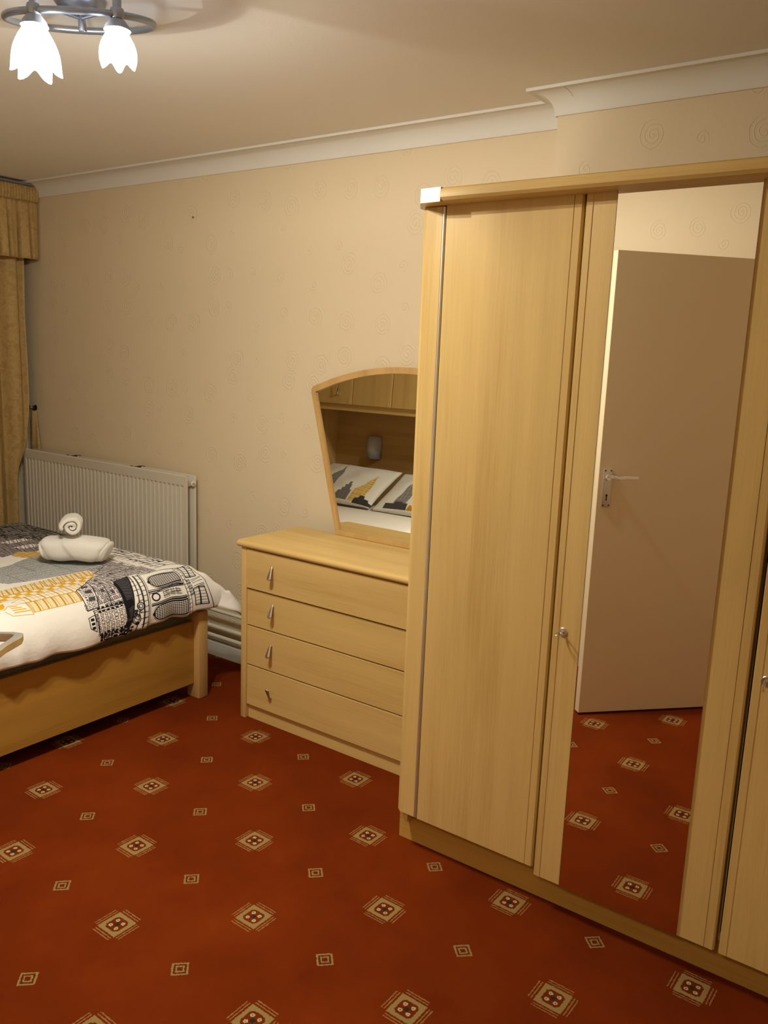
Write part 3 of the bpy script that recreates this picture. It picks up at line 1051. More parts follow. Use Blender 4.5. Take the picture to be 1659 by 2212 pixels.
# ================================================================== CHEST OF DRAWERS
cx0, cx1, cy0, cy1 = -.436, .575, .877, 1.236
t = thing('chest_of_drawers', (.07, 1.06, 0), 'low beech-effect chest of four drawers with silver teardrop handles', 'chest of drawers')
bm = BM()
def bull(y0, y1, z0, z1):
    r = (z1 - z0) / 2
    p = [(y1, z0), (y1, z1)]
    for a in np.linspace(math.pi / 2, 3 * math.pi / 2, 9):
        p.append((y0 + r + r * math.cos(a), z0 + r + r * math.sin(a)))
    return p
prism(bm, bull(cy0 - .016, cy1 + .004, .744, .772), 'x', cx0 - .012, cx1 + .01)
mk('top', bm, WOOD_X, t, 40)
for xa in (cx0, cx1 - .030):
    bm = BM()
    vs = box(bm, xa, xa + .030, cy0 - .002, cy1, 0, .744, .004, 2)
    mk('side_panel', bm, WOOD_V, t, 40)
bm = BM()
box(bm, cx0 + .03, cx1 - .03, cy1 - .012, cy1 - .004, .02, .744)
box(bm, cx0 + .03, cx1 - .03, cy0 + .030, cy1 - .012, .052, .066)
mk('back_panel', bm, WOOD_X, t)
mk('plinth', bx(cx0 + .03, cx1 - .03, cy0 + .016, cy0 + .032, 0, .060, .001, 1), WOOD_X, t)
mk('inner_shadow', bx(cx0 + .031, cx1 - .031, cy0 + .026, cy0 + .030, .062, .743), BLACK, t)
levels = [(.0645, .2395), (.2445, .4115), (.4165, .5700), (.5760, .7400)]
def teardrop(x, y, z, flip):
    # slim drop-shaped pull, thin end on the drawer and round end standing off
    bm = BM()
    nu, nv = 14, 12
    L = .054
    rings = []
    for i in range(nu + 1):
        s_ = i / nu
        w_ = (.0026 + .0086 * min(1, s_ * 1.15) ** .9)
        if s_ > .84: w_ *= math.sqrt(max(0.0, 1 - ((s_ - .84) / .16) ** 2)) * .98 + .02
        off = .006 + .022 * s_ ** .8
        zz = (.5 - s_) * L
        if flip: zz = -zz
        th = .0022 + .0012 * s_
        c = Vector((x, y - off, z + zz))
        ring = []
        for j in range(nv):
            a = 2 * math.pi * j / nv
            ring.append(bm.verts.new(c + Vector((w_ * math.cos(a), -th * math.sin(a), 0))))
        rings.append(ring)
    for A, B in zip(rings, rings[1:]):
        for j in range(nv):
            bm.faces.new((A[j], A[(j + 1) % nv], B[(j + 1) % nv], B[j]))
    bm.faces.new(rings[0]); bm.faces.new(rings[-1])
    zt = z + (.018 if not flip else -.018)
    tube(bm, [(x, y + .002, zt), (x, y - .011, zt)], .0032, 10)
    return bm
for i, (z0, z1) in enumerate(levels):
    yf = cy0 + .004 - (.007 if i == 3 else 0)
    dw = mk('drawer', bx(cx0 + .0315, cx1 - .0315, yf, yf + .018, z0, z1, .0012, 1), WOOD_X, t, 30)
    zc = (.148, .335, .505, .664)[i]
    for hx in (-.256 - (.008 if i < 2 else 0), .450):
        mk('handle', teardrop(hx, yf, zc, i == 0 and hx < 0), SATIN, dw, 50)

# ================================================================== DRESSING MIRROR
mxc, TILT = .085, math.radians(2.3)
t = thing('dressing_mirror', (mxc, 1.23, .772), 'fan-shaped beech-framed mirror with curved top standing on the chest of drawers', 'mirror')
TM = Matrix.Translation((mxc, 1.236, .772)) @ Matrix.Rotation(-TILT, 4, 'X')
def fan(hb, ht, zb, zt_, rise, rc=.022, n=18):
    """outline of the fan: flat base, flaring sides, arched top, eased shoulders."""
    p = [(-hb, zb)]
    xs = np.linspace(-ht, ht, n)
    arc = [(x, zt_ + rise * (1 - (x / ht) ** 2)) for x in xs]
    def ease(a, b_, c_):
        a, b_, c_ = map(Vector, (a, b_, c_))
        u, v = (a - b_).normalized() * rc, (c_ - b_).normalized() * rc
        return [tuple(b_ + u * (1 - k) ** 2 + v * k ** 2) for k in (0, .25, .5, .75, 1)]
    p += ease((-hb, zb), arc[0], arc[1]) + arc[2:-2] + ease(arc[-2], arc[-1], (hb, zb))
    p += [(hb, zb)]
    return p
outer = fan(.312, .492, .001, .615, .105, .024)
inner = fan(.296, .466, .020, .598, .097, .004)
def ring_prism(bm, o, i_, y0, y1, M):
    n = len(o)
    V = [[bm.verts.new(M @ Vector((p[0], y, p[1]))) for p in poly] for poly, y in ((o, y0), (i_, y0), (i_, y1), (o, y1))]
    for a, b_ in ((0, 1), (1, 2), (2, 3), (3, 0)):
        for j in range(n):
            k = (j + 1) % n
            bm.faces.new((V[a][j], V[a][k], V[b_][k], V[b_][j]))
bm = BM()
ring_prism(bm, outer, inner, -.008, .014, TM)
mk('frame', bm, wood('mirror_frame_beech', 'z', (0.58, 0.36, 0.14), (0.50, 0.28, 0.095)), t, 30)
bm = BM()
vs = [bm.verts.new(TM @ Vector((p[0] * 1.008, .001, p[1] + (-.002 if p[1] < .1 else .002)))) for p in inner]
f = bm.faces.new(vs)
r_ = bmesh.ops.extrude_face_region(bm, geom=[f])
for v in r_['geom']:
    if isinstance(v, bmesh.types.BMVert): v.co += TM.to_3x3() @ Vector((0, .004, 0))
mk('mirror_glass', bm, MIRROR_TINT, t)
bm = BM()
v = [bm.verts.new(TM @ Vector(p)) for p in ((-.29, .014, .012), (.29, .014, .012), (.47, .014, .60), (.2, .014, .69), (-.2, .014, .69), (-.47, .014, .60))]
f = bm.faces.new(v)
r_ = bmesh.ops.extrude_face_region(bm, geom=[f])
for q in r_['geom']:
    if isinstance(q, bmesh.types.BMVert): q.co += Vector((0, .004, 0))
mk('backing_board', bm, DARK_EDGE, t)

# ================================================================== BED
bx0, bx1 = -2.145, -.696
t = thing('bed_frame', (-1.42, -.10, 0), 'low beech bed frame with deep side rail and square post, left of the chest', 'bed')
for xa in (bx0, bx1 - .078):
    for ya, h in ((.877, .404), (-1.16, .392)):
        mk('post', bx(xa, xa + .078, ya, ya + .055, 0, h, .006, 2), WOOD_BEDV, t, 40)
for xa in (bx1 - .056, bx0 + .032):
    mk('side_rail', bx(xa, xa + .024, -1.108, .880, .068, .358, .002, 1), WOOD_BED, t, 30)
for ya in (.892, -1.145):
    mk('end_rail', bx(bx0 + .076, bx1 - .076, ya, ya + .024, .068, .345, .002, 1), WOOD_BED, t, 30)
bm = BM()
for k in range(9):
    yy = -1.0 + k * .225
    box(bm, bx0 + .06, bx1 - .06, yy, yy + .07, .235, .253)
mk('slats', bm, WOOD_X, t)
o = mk('mattress', bx(bx0 + .060, bx1 - .062, -1.10, .885, .256, .538, .035, 4), MATTRESS, None, 40)
tag(o, 'dark grey mattress showing as a thin strip between duvet and bed rail', 'mattress')

P0, R0 = .275, .25
XR, XL, YF, YH = -.81, -2.03, .845, -1.06
STOT = 2 * P0 + XR - XL
TTOT = R0 + YF - YH
def sn(x, y):
    return (np.sin(3.1 * x + 1.7 * y + .4) + np.sin(-2.3 * x + 4.1 * y + 1.9) + .6 * np.sin(6.3 * x - 3.7 * y + 2.2) + .5 * np.sin(5.1 * x + 7.9 * y)) / 3.1
def duvet_pts(s, t):
    hp = np.clip((P0 - s) / P0, 0, 1); hl = np.clip((s - (STOT - P0)) / P0, 0, 1); hr = np.clip((R0 - t) / R0, 0, 1)
    A = math.radians(105)
    x = XR - (np.clip(s, P0, STOT - P0) - P0)
    y = YF - (np.maximum(t, R0) - R0)
    x0, y0 = x, y
    fold = .005 * np.sin(y0 * 19 + 3 * np.sin(y0 * 5.3)) * hp ** 2 + .006 * np.sin(y0 * 47 + 2 * np.sin(y0 * 11)) * hp ** 2
    x = x + .14 * np.sin(A * hp) * (1 + .45 * hr ** 2) - .14 * np.sin(A * hl) * (1 + .3 * hr ** 2) + fold
    fold2 = .009 * np.sin(x0 * 21 + 2 * np.sin(x0 * 6)) * hr ** 2
    y = y + .11 * np.sin(A * hr) * (1 + .95 * hp ** 2 + .5 * hl ** 2) + fold2 * (1 - hp)
    d = [.150 * (1 - np.cos(A * h)) for h in (hp, hl, hr)]
    z = .605 - (d[0] ** 4 + d[1] ** 4 + d[2] ** 4) ** .25
    z = z + .010 * sn(x, y) - .030 * (hp * hr) ** 2 - .018 * np.clip((-.52 - y) / .3, 0, 1)
    # small creases over the corner and along the hem
    z = z + (.0045 * np.sin(38 * (x + y) + 5 * np.sin(9 * x)) * np.exp(-((s - .12) / .22) ** 2 - ((t - .22) / .2) ** 2))
    z = z + .004 * np.sin(y0 * 26 + 4 * np.sin(y0 * 7)) * hp ** 3
    return np.stack([x, y, z], -1)
S, T = np.meshgrid(np.linspace(0, STOT, 190), np.linspace(0, TTOT, 210), indexing='ij')
me = grid_mesh('duvet', duvet_pts(S, T), np.stack([S / 1.80, T / 1.25], -1))
o = mk('duvet', me, DUVET_MAT)
mod = o.modifiers.new('thickness', 'SOLIDIFY')
mod.thickness = .012
mod.offset = -1.0
# make the thickness go under the cloth
if me.polygons[9000].normal.z < 0:
    me.flip_normals()
tag(o, 'white duvet printed with black, grey and yellow city buildings on the bed', 'duvet')

def pillow(cx, cy, cz, w, h, th, pitch, roll, label):
    nu, nv = 44, 34
    out = []
    uvs = []
    for side in (1, -1):
        U, V = np.meshgrid(np.linspace(-1, 1, nu), np.linspace(-1, 1, nv), indexing='ij')
        e = (1 - np.abs(U) ** 2.6) * (1 - np.abs(V) ** 2.6)
        z = side * th * np.clip(e, 0, 1) ** .55
        z = z + .006 * np.sin(7 * U + 3 * V) * e + .005 * np.sin(-5 * U + 9 * V) * e
        pin = 1 - .10 * (1 - np.abs(V) ** 2) * 0
        x = U * w / 2 * (1 - .06 * (1 - np.abs(U)) - .05 * (1 - V ** 2) * np.abs(U) ** 3)
        y = V * h / 2 * (1 - .07 * (1 - U ** 2) * np.abs(V) ** 3)
        out.append(np.stack([x, y, z], -1)); uvs.append(np.stack([(1 + U) / 2, (1 - V) / 2], -1))
    bm = BM()
    uvl = bm.loops.layers.uv.new('uv')
    M = Matrix.Translation((cx, cy, cz)) @ Matrix.Rotation(roll, 4, 'Z') @ Matrix.Rotation(pitch, 4, 'X')
    for P, Q, sd in zip(out, uvs, (1, -1)):
        V_ = [[bm.verts.new(M @ Vector(P[i, j])) for j in range(nv)] for i in range(nu)]
        for i in range(nu - 1):
            for j in range(nv - 1):
                ids = [(i, j), (i + 1, j), (i + 1, j + 1), (i, j + 1)]
                if sd < 0: ids = ids[::-1]
                fc = bm.faces.new([V_[a][b_] for a, b_ in ids])
                for lp, (a, b_) in zip(fc.loops, ids):
                    lp[uvl].uv = Q[a, b_] if sd > 0 else (.97, .97)
    bmesh.ops.remove_doubles(bm, verts=bm.verts[:], dist=.0008)
    o = mk('pillow', bm, PILLOW_MAT, None, 179)
    return tag(o, label, 'pillow', 'pillows against the headboard')
PIT = math.radians(33)
# facing the foot of the bed: the print's top points to the headboard
def pillow_at(cx, label, dz=0):
    o = pillow(cx, -.925, .765 + dz, .70, .47, .072, 0, 0, label)
    return o
for cx_, dz, lab in ((-1.850, -.026, 'white tower-print pillow on the window side of the bed, left one in the small mirror'),
                     (-1.150, -.034, 'white tower-print pillow on the door side of the bed, right one in the small mirror')):
    o = pillow(cx_, -.925, .765 + dz, .69, .47, .060, -PIT, 0, lab)

# towels
def spiral_roll(bm, c, ax, length, R, turns=2.6, a0=0.0, squash=1.0, seed=0):
    """rolled cloth: outer skin with a spiral of thickness visible on both ends."""
    ax = ax.normalized()
    u = ax.cross(Vector((0, 0, 1))).normalized()
    v = u.cross(ax)
    n = int(turns * 26)
    th = R / (turns + .35)
    pts = []
    for i in range(n + 1):
        a = a0 + turns * 2 * math.pi * i / n
        r = R - th * (a - a0) / (2 * math.pi)
        r *= 1 + .035 * math.sin(3 * a + seed) + .02 * math.sin(7 * a + seed)
        pts.append((a, max(r, .002)))
    tk = th * .86
    nl = 9
    outer, inner = [], []
    for k in range(nl + 1):
        f = k / nl
        h = (f - .5) * length
        bulge = 1 - .10 * abs(2 * f - 1) ** 3
        ro, ri = [], []
        for a, r in pts:
            d = u * math.cos(a) + v * math.sin(a) * squash
            wob = 1 + .012 * math.sin(9 * f + 2 * a)
            eh = h + (.004 * math.sin(a * 1.7 + seed) - .010 * (1 - r / R)) * (1 if f > .5 else -1) * (1 if k in (0, nl) else 0)
            ro.append(bm.verts.new(c + ax * eh + d * (r * bulge * wob)))
            ri.append(bm.verts.new(c + ax * eh + d * (max(r - tk, .001) * bulge * wob)))
        outer.append(ro); inner.append(ri)
    for k in range(nl):
        for i in range(n):
            bm.faces.new((outer[k][i], outer[k][i + 1], outer[k + 1][i + 1], outer[k + 1][i]))
            bm.faces.new((inner[k][i], inner[k + 1][i], inner[k + 1][i + 1], inner[k][i + 1]))
        for i in (0, n):
            bm.faces.new((outer[k][i], outer[k + 1][i], inner[k + 1][i], inner[k][i]))
    for k in (0, nl):
        for i in range(n):
            bm.faces.new((outer[k][i], inner[k][i], inner[k][i + 1], outer[k][i + 1]))
VR = Vector((.809, .587, 0)).normalized()       # across the view
VF = Vector((-.587, .809, 0)).normalized()
tc = Vector((-1.145, .585, .612))
# large towel: folded slab roll, wider at the top with tucked ends and a diagonal fold edge
def big_towel():
    nu, nv = 48, 40
    P = np.zeros((nv, nu, 3))
    Lh = .150
    for j in range(nv):
        a = 2 * math.pi * j / nv
        ca, sa = math.cos(a), math.sin(a)
        for i in range(nu):
            f = -1 + 2 * i / (nu - 1)
            e = (1 - abs(f) ** 7) ** .35 if abs(f) < 1 else 0
            ry = .074 * e
            rz = .051 * (e if e > .02 else .02)
            k = 2.0 / 2.7
            y = ry * math.copysign(abs(ca) ** k, ca)
            z = rz * math.copysign(abs(sa) ** k, sa)
            flare = .90 + .13 * (z / .051)
            x = Lh * f * flare
            # diagonal crease on the camera side
            if ca < .3:
                g = x - (-.010 - .75 * z)
                step = .0055 / (1 + math.exp(-g / .0022))
                y -= step * max(0, -ca + .3)
            # end pleats
            y += .004 * math.sin(z * 160 + 1.2) * max(0, abs(f) - .80) * 5
            z += .003 * math.sin(f * 5 + 1)
            q = tc + VR * x + VF * y + Vector((0, 0, .053 + z))
            P[j, i] = q
    me = grid_mesh('bath_towel', P, None, True)
    return me
t = thing('bath_towel', tc, 'large white folded bath towel lying on the duvet under the rolled towel', 'towel')
o = mk('folded_body', big_towel(), TOWEL, t)
for sgn in (1, -1):
    # rolled end of the towel showing below the wrapped outer layer
    nu, nv = 20, 24
    P = np.zeros((nv, nu, 3))
    for j in range(nv):
        a = 2 * math.pi * j / nv
        for i in range(nu):
            f = -1 + 2 * i / (nu - 1)
            e = max(0.0, 1 - abs(f) ** 4) ** .5 + .01
            k = 2.0 / 2.6
            yy = .064 * e * math.copysign(abs(math.cos(a)) ** k, math.cos(a)) + .003 * math.sin(f * 9 + a * 3)
            zz = .041 * e * math.copysign(abs(math.sin(a)) ** k, math.sin(a))
            P[j, i] = tc + VR * (sgn * (.118 + .016 * (zz / .041)) + f * .027) + VF * (yy + .004) + Vector((0, 0, .042 + zz))
    mk('end_fold', grid_mesh('end_fold', P, None, True), TOWEL, t)
bm = BM()
rc = tc + VR * (-.014) + VF * .005 + Vector((0, 0, .105 + .050))
axr = (VF * -1.0 + VR * .30 + Vector((0, 0, .03)))
spiral_roll(bm, rc, axr, .150, .054, 2.15, -.35, .96, 1.0)
o = mk('hand_towel', bm, TOWEL, None, 50)
ms = o.modifiers.new('soft', 'SUBSURF'); ms.levels = 1; ms.render_levels = 1
tag(o, 'small white towel rolled into a coil on top of the folded bath towel', 'towel')

# ================================================================== RADIATOR AND PIPES
t = thing('radiator', (-1.87, 1.25, .32), 'long white double-panel radiator with ribbed front on the wall behind the bed', 'radiator')
rx0, rx1, rz0, rz1 = -2.576, -1.163, .320, .918
def ribbed(yf):
    n = 42
    pitch = (rx1 - rx0 - .03) / n
    prof = [(rx0, yf), (rx0 + .010, yf)]
    for i in range(n):
        a = rx0 + .015 + i * pitch
        prof += [(a + .0045, yf + .0), (a + .0065, yf + .0065), (a + pitch - .0065, yf + .0065), (a + pitch - .0045, yf)]
    prof += [(rx1 - .010, yf), (rx1, yf)]
    bm = BM()
    rows = []
    zs = [(rz0, 0), (rz0 + .045, 0), (rz0 + .055, 1), (rz1 - .060, 1), (rz1 - .050, 0), (rz1 - .006, 0), (rz1, .0)]
    for k, (z, g) in enumerate(zs):
        rows.append([bm.verts.new((x, yf + (y - yf) * g + (.004 if k in (0, 6) else 0), z)) for x, y in prof])
    back = [[bm.verts.new((x, yf + .012, z)) for x in (rx0, rx1)] for z in (rz0, rz1)]
    for A, B in zip(rows, rows[1:]):
        for i in range(len(prof) - 1):
            bm.faces.new((A[i], A[i + 1], B[i + 1], B[i]))
    bm.faces.new([back[0][0], back[0][1]] + rows[0][::-1])
    bm.faces.new([back[1][1], back[1][0]] + rows[-1])
    bm.faces.new((back[0][0], back[1][0]) + tuple(r[0] for r in rows[::-1]))
    bm.faces.new((back[0][1],) + tuple(r[-1] for r in rows) + (back[1][1],))
    bm.faces.new((back[0][0], back[0][1], back[1][1], back[1][0]))
    return bm
mk('front_panel', ribbed(1.214), RAD, t, 25)
mk('rear_panel', bx(rx0, rx1 - .004, 1.272, 1.286, rz0, rz1 - .004, .004, 2), RAD, t, 40)
for xe in (rx0 + .02, rx1 - .045):
    for zz in (rz0 + .04, rz1 - .045):
        mk('manifold', bx(xe, xe + .025, 1.226, 1.272, zz - .014, zz + .014, .004, 2), RAD, t, 40)
bm = BM()
lathe(bm, [(0, 0), (.013, 0), (.013, .010), (.010, .013), (0, .013)], Vector((rx1 - .006, 1.262, .874)), Vector((1, -.35, 0)), 18)
mk('bleed_plug', bm, PAINT_W, t, 40)
bm = BM()
lathe(bm, [(0, .012), (.006, .0137), (.006, .011), (0, .010)], Vector((rx1 - .006, 1.262, .874)), Vector((1, -.35, 0)), 14)
mk('plug_socket', bm, DARK_METAL, t, 40)
for bxx in (-2.17, -1.61):
    bm = BM()
    box(bm, bxx, bxx + .030, 1.226, 1.300, rz1 - .010, rz1 - .004)
    box(bm, bxx, bxx + .008, 1.226, 1.238, rz1 - .010, rz1 + .002)
    mk('bracket', bm, BLACK, t)
for i, (zz, yy, rr, lab) in enumerate(((.160, 1.286, .0105, 'upper of the two white heating pipes just above the baseboard'),
                                       (.112, 1.286, .0105, 'lower of the two white heating pipes just above the baseboard'),
                                       (.258, 1.262, .0085, 'single thin white pipe leaving the radiator, above the paired pipes'))):
    bm = BM()
    if i < 2:
        tube(bm, [(XW + .02, yy, zz), (XB - .02, yy, zz)], rr, 14)
    else:
        tube(bm, [(-1.19, yy, .335), (-1.19, yy, .275), (-1.184, yy, .262), (-1.170, yy, .258), (-.60, yy, .258), (.5, yy, .258)], rr, 14)
    tag(mk('heating_pipe', bm, PAINT_PIPE, None, 60), lab, 'pipe', 'heating pipes along the wall')

# ================================================================== CURTAIN, PELMET, TIEBACK
def pelmet():
    t = thing('curtain_valance', (-2.55, .2, 1.985), 'pleated gold fabric valance hanging at ceiling height over the window', 'valance')
    y0, y1 = -1.30, 1.300
    n = 1500
    # heading band with fine gathers
    def sheet(zs, amp_fn, xoff_fn, arc=.028):
        rows = []
        ys = np.linspace(y0, y1, n)
        for z in zs:
            row = []
            for y in ys:
                x = -2.480 + xoff_fn(y, z) + amp_fn(y, z)
                yy = y
                row.append((x, yy, z))
            # short return towards the window wall at the end
            x_end = row[-1][0]
            for k in range(1, 9):
                a = k / 8 * math.pi / 2
                if k < 8: row.append((x_end - .012 * (1 - math.cos(a)), y1 + .008 * math.sin(a), z))
            row.append((-2.66, y1 + .008, z))
            rows.append(row)
        return np.array(rows)
    zt, zm, zb = 2.372, 2.292, 1.988
    P = sheet(np.linspace(zm, zt, 8), lambda y, z: -.0075 * (.5 + .5 * math.sin(y * 2 * math.pi / .0165 + .8 * math.sin(y * 31))) ** 3 + .0016 * math.sin(y * 90), lambda y, z: .006 * (1 - ((z - zm) / (zt - zm) - .5) ** 2 * 4))
    me = grid_mesh('heading', P)
    o = mk('heading', me, DAMASK, t)
    o.modifiers.new('th', 'SOLIDIFY').thickness = .003
    def folds(y):
        ph = y * 2 * math.pi / .062 + 1.3 * math.sin(y * 11.0) + .9 * math.sin(y * 23 + 1)
        return -1.7 * (.5 + .5 * math.sin(ph)) ** 6 + .35 * math.sin(ph * .5 + 1)
    P = sheet(np.linspace(zb, zm, 18), lambda y, z: (.003 + .022 * ((zm - z) / (zm - zb)) ** .8) * folds(y) + .0016 * math.sin(y * 2 * math.pi / .020) * max(0, 1 - (zm - z) / .06),
              lambda y, z: .010 * (zm - z) / (zm - zb) - .004)
    me = grid_mesh('skirt', P)
    o = mk('skirt', me, DAMASK, t)
    o.modifiers.new('th', 'SOLIDIFY').thickness = .003
    Pb = P[0]
    bm = BM()
    tube(bm, [Vector(p) for p in Pb[::3]], .0028, 6)
    mk('hem', bm, DAMASK, t, 60)
    mk('board', bx(-2.69, -2.472, y0, y1 - .002, 2.374, 2.386), BLUE_METAL, t)
pelmet()

def curtain():
    t = thing('curtain', (-2.56, .3, .02), 'long gold damask curtain hanging straight at the left edge beside the radiator', 'curtain')
    y0 = -1.25
    zs = np.linspace(.03, 2.34, 60)
    kz = [0.0, .72, .80, .93, 1.17, 1.45, 1.69, 1.98, 2.4]
    ky = [1.150, 1.160, 1.165, 1.218, 1.252, 1.249, 1.245, 1.252, 1.25]
    n = 520
    P = np.zeros((len(zs), n, 3))
    for i, z in enumerate(zs):
        y1 = float(np.interp(z, kz, ky))
        for j in range(n):
            f = j / (n - 1)
            y = y0 + (y1 - y0) * f
            yn = y
            ph = yn * 2 * math.pi / .115 + 1.1 * math.sin(yn * 8) + .10 * math.sin(z * 1.4 + yn * 3)
            amp = .026 + .008 * math.sin(yn * 6 + 1)
            x = -2.575 + amp * math.sin(ph) + .006 * math.sin(ph * 2.3 + z)
            if f > .985:
                x = x * (1 - (f - .985) / .015) + (-2.560) * (f - .985) / .015
            P[i, j] = (x, y, z)
    me = grid_mesh('cloth', P)
    o = mk('cloth', me, DAMASK, t)
    o.modifiers.new('th', 'SOLIDIFY').thickness = .003
    bm = BM()
    tube(bm, [Vector(P[i, -1]) for i in range(0, len(zs), 2)], .0024, 6)
    mk('side_hem', bm, cloth('pale_lining', (.66, .52, .32), (.58, .44, .26)), t, 60)
curtain()

hk = thing('tieback_hook', (-2.60, YN, 1.150), 'small dark metal double hook on the wall beside the curtain', 'hook')
bm = BM()
lathe(bm, [(0, 0), (.016, 0), (.016, .004), (.0, .006)], Vector((-2.602, YN, 1.150)), Vector((0, -1, 0)), 18)
mk('wall_plate', bm, DARK_METAL, hk, 40)
for sx in (-1, 1):
    bm = BM()
    pts = [Vector((-2.602 + sx * .021 * math.sin(a), YN - .008 - .020 * math.sin(a * .8), 1.146 - .012 * math.sin(a) + .016 * (1 - math.cos(a)))) for a in np.linspace(0, 1.9, 9)]
    tube(bm, pts, .0032, 8)
    lathe(bm, [(0, -.006), (.0045, -.004), (.006, 0), (.0045, .004), (0, .006)], pts[-1] + Vector((0, 0, .003)), Vector((0, 0, 1)), 12)
    mk('hook_arm', bm, DARK_METAL, hk, 50)

def tieback():
    rows = []
    zs = np.linspace(.865, 1.132, 22)
    for z in zs:
        f = (1.132 - z) / (1.132 - .865)
        hw = .013 + .043 * f ** .75
        xc = -2.602 + .006 * f
        row = []
        for j in range(13):
            g = -1 + 2 * j / 12
            row.append((xc + hw * g, YN - .012 - .010 * (1 - g * g) - .004 * math.sin(g * 5 + f * 4), z))
        rows.append(row)
    P = np.array(rows)
    t = thing('curtain_tieback', (-2.60, 1.30, .865), 'gold fabric tieback hanging loose from the wall hook, behind the radiator top', 'tieback')
    o = mk('band', grid_mesh('band', P), DAMASK, t)
    o.modifiers.new('th', 'SOLIDIFY').thickness = .006
    bm = BM()
    for c in (0, -1):
        tube(bm, [Vector(P[i, c]) for i in range(len(zs))], .0042, 8)
    mk('piping', bm, DAMASK, t, 60)
tieback()

bm = BM()
lathe(bm, [(0, 0), (.004, 0), (.005, .003), (.003, .006), (0, .0065)], Vector((-1.219, YN, 2.143)), Vector((0, -1, -.2)), 12)
tag(mk('wall_plug', bm, new_mat('brown_plug', (.20, .11, .05), .6)[0], None, 50), 'tiny brown plug high on the bare wall above the radiator', 'wall plug')

# ================================================================== FITTED UNIT OVER THE BED (seen in the small mirror)
ux0, ux1 = -2.375, -.585
t = thing('overbed_unit', (-1.48, -1.2, 0), 'beech bridging unit of cupboards above the bed head, seen in the small mirror', 'fitted unit')
for xa in (ux0, ux1 - .02):
    mk('side_panel', bx(xa, xa + .020, YS + .001, -1.02, 0, 1.98, .001, 1), WOOD_V, t)
bm = BM()
box(bm, ux0 + .02, ux1 - .02, YS + .001, -1.022, 1.345, 1.363)
box(bm, ux0 + .02, ux1 - .02, YS + .001, -1.022, 1.962, 1.980)
box(bm, ux0 + .02, ux1 - .02, YS + .001, YS + .012, 1.363, 1.962)
mk('carcass', bm, WOOD_X, t)
mk('light_pelmet', bx(ux0 + .02, ux1 - .02, -1.045, -1.027, 1.285, 1.345), WOOD_X, t)
mk('headboard_panel', bx(ux0 + .02, ux1 - .02, YS + .012, YS + .030, .10, 1.345), WOOD_HEAD_SHADE, t)
edges = [-2.355, -1.948, -1.583, -1.218, -.853, -.605]
for i in range(5):
    a, b_ = edges[i] + .002, edges[i + 1] - .002
    bm = BM()
    yb = -1.020
    prism(bm, [(a, yb), (b_, yb), (b_, yb + .014), (b_ - .012, yb + .020), (b_ - .014, yb + .016), (b_ - .018, yb + .016), (b_ - .020, yb + .020), (a + .003, yb + .020), (a, yb + .017)], 'z', 1.335, 1.965)
    dd = mk('door', bm, WOOD_V, t, 20)
    hx = b_ - .125 if i == 0 else (a + .05 if i % 2 == 0 else b_ - .05)
    if i in (0, 3, 4):
        bm = BM()
        tube(bm, [(hx, yb + .020, 1.404), (hx, yb + .046, 1.412), (hx, yb + .050, 1.424), (hx, yb + .050, 1.54), (hx, yb + .046, 1.552), (hx, yb + .020, 1.560)], .0072, 10)
        mk('handle', bm, ALU, dd, 60)
t = thing('wall_light', (-1.955, YS + .03, .93), 'half-round grey metal wall light above the pillows, seen in the small mirror', 'wall light')
bm = BM()
n = 20
A = []
for z in (.925, 1.100):
    A.append([bm.verts.new((-1.955 + .062 * math.cos(a), YS + .031 + .080 * math.sin(a), z)) for a in np.linspace(0, math.pi, n)])
for i in range(n - 1):
    bm.faces.new((A[0][i], A[0][i + 1], A[1][i + 1], A[1][i]))
o = mk('shade', bm, new_mat('grey_lamp_shade', (.46, .47, .50), .5, .0)[0], t, 60)
o.modifiers.new('th', 'SOLIDIFY').thickness = .002
mk('back_plate', bx(-2.005, -1.905, YS + .0305, YS + .036, .94, 1.085), SATIN, t)

# ================================================================== CEILING LIGHT
LC = Vector((-.046, -.087, 2.345))
def ring_basis():
    n_ = Vector((.109, -.184, 1)).normalized()
    e1 = (Vector((1, 0, 0)) - n_ * n_.x).normalized()
    return e1, n_.cross(e1), n_
e1, e2, en = ring_basis()
RR = .180
def ring_pt(deg, r=RR):
    a = math.radians(deg)
    return LC + e1 * (r * math.cos(a)) + e2 * (r * math.sin(a))
t = thing('ceiling_light', (-.046, -.087, ZC), 'ceiling light with a grey metal ring and two glowing glass shades', 'ceiling light')
bm = BM()
lathe(bm, [(0, -.034), (.030, -.032), (.052, -.024), (.063, -.010), (.066, 0)], Vector((-.048, -.088, ZC)), Vector((0, 0, 1)), 36)
mk('ceiling_plate', bm, BLUE_METAL, t, 40)
bm = BM()
tube(bm, [(-.046, -.087, ZC - .02), (-.046, -.087, 2.322)], .0065, 12)
mk('stem', bm, BLUE_METAL, t, 60)
bm = BM()
tube(bm, [ring_pt(d) for d in range(0, 360, 5)], .0085, 12, True)
mk('ring', bm, BLUE_METAL, t, 60)
for d in (20, 140, 260):
    bm = BM()
    q = ring_pt(d)
    c0 = Vector((-.046, -.087, 2.352))
    tube(bm, [c0, c0.lerp(q, .35) + Vector((0, 0, .014)), c0.lerp(q, .7) + Vector((0, 0, .010)), q], .0045, 8)
    mk('arm', bm, BLUE_METAL, t, 60)

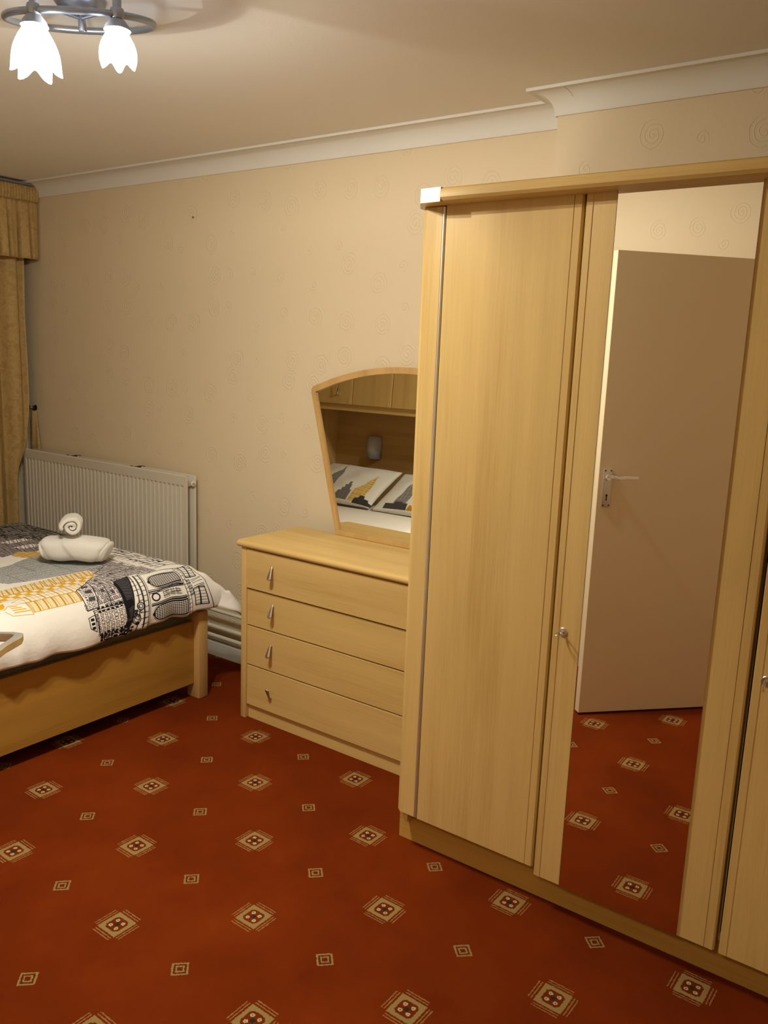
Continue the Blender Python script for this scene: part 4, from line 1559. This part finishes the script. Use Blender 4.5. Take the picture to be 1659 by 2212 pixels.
def glass_mat():
    mt = bpy.data.materials.new('glowing_glass')
    mt.use_nodes = True
    nt = mt.node_tree
    nt.nodes.clear()
    out = nt.nodes.new('ShaderNodeOutputMaterial')
    em = nt.nodes.new('ShaderNodeEmission')
    em.inputs[0].default_value = (.74, .88, 1.0, 1)
    em.inputs[1].default_value = 13.0
    tr = nt.nodes.new('ShaderNodeBsdfTransparent')
    mx_ = nt.nodes.new('ShaderNodeMixShader')
    mx_.inputs[0].default_value = .30
    nt.links.new(tr.outputs[0], mx_.inputs[1]); nt.links.new(em.outputs[0], mx_.inputs[2])
    nt.links.new(mx_.outputs[0], out.inputs[0])
    return mt
GLASS = glass_mat()
def tulip(c, hgt, rad, rot, spike):
    """flower-shaped glass shade: narrow neck, swelling bell and five pointed petals."""
    nz, na = 14, 60
    P = np.zeros((nz, na, 3))
    for i in range(nz):
        f = i / (nz - 1)
        for j in range(na):
            a = 2 * math.pi * j / na
            pet = .5 + .5 * math.cos(5 * (a + rot))
            r = rad * (.46 + .58 * math.sin(f * math.pi * .80)) * (1 + .16 * f * (pet - .5))
            z = -hgt * f * (1 - .20 * f + .20 * f * pet)
            r += spike * rad * f ** 4 * pet ** 3
            P[i, j] = (c.x + r * math.cos(a), c.y + r * math.sin(a), c.z + z)
    P = np.concatenate([P, P[:, :1]], 1)
    return grid_mesh('glass_shade', P)
for i, (deg, hgt, rad, spike, rot) in enumerate(((288.5, .114, .049, .40, .5), (351.5, .088, .042, .10, .1))):
    q = ring_pt(deg)
    bm = BM()
    tube(bm, [q + Vector((0, 0, .040)), q + Vector((0, 0, -.020))], .0105, 14)
    lathe(bm, [(0, 0), (.016, 0), (.018, -.010), (.014, -.022), (0, -.022)], q + Vector((0, 0, .012)), Vector((0, 0, 1)), 18)
    lathe(bm, [(0, 0), (.018, -.001), (.027, -.012), (.032, -.024), (.030, -.024), (.024, -.014), (0, -.008)], q + Vector((0, 0, -.012)), Vector((0, 0, 1)), 24)
    hold = mk('lamp_holder', bm, BLUE_METAL, t, 40)
    base = q + Vector((0, 0, -.032))
    o = mk('glass_shade', tulip(base, hgt, rad, rot, spike), GLASS, t)
    o.modifiers.new('th', 'SOLIDIFY').thickness = .003
    bm = BM()
    lathe(bm, [(0, 0), (.010, -.004), (.018, -.020), (.020, -.034), (.014, -.050), (0, -.056)], base + Vector((0, 0, -.004)), Vector((0, 0, 1)), 20)
    mk('bulb', bm, GLASS, hold, 60)
    lc = base + Vector((0, 0, -.0085))
    for kind, power in (('POINT', BULB_W), ('SPOT', DOWN_W)):
        ld = bpy.data.lights.new('bulb_light', kind)
        ld.energy = power
        ld.color = LAMP_COLOR
        ld.shadow_soft_size = .009 if kind == 'POINT' else .040
        if kind == 'SPOT':
            ld.spot_size = math.radians(165)
            ld.spot_blend = 1.0
        lo = bpy.data.objects.new('bulb_light', ld)
        lo.location = lc if kind == 'POINT' else base + Vector((0, 0, -.060))
        link(lo)
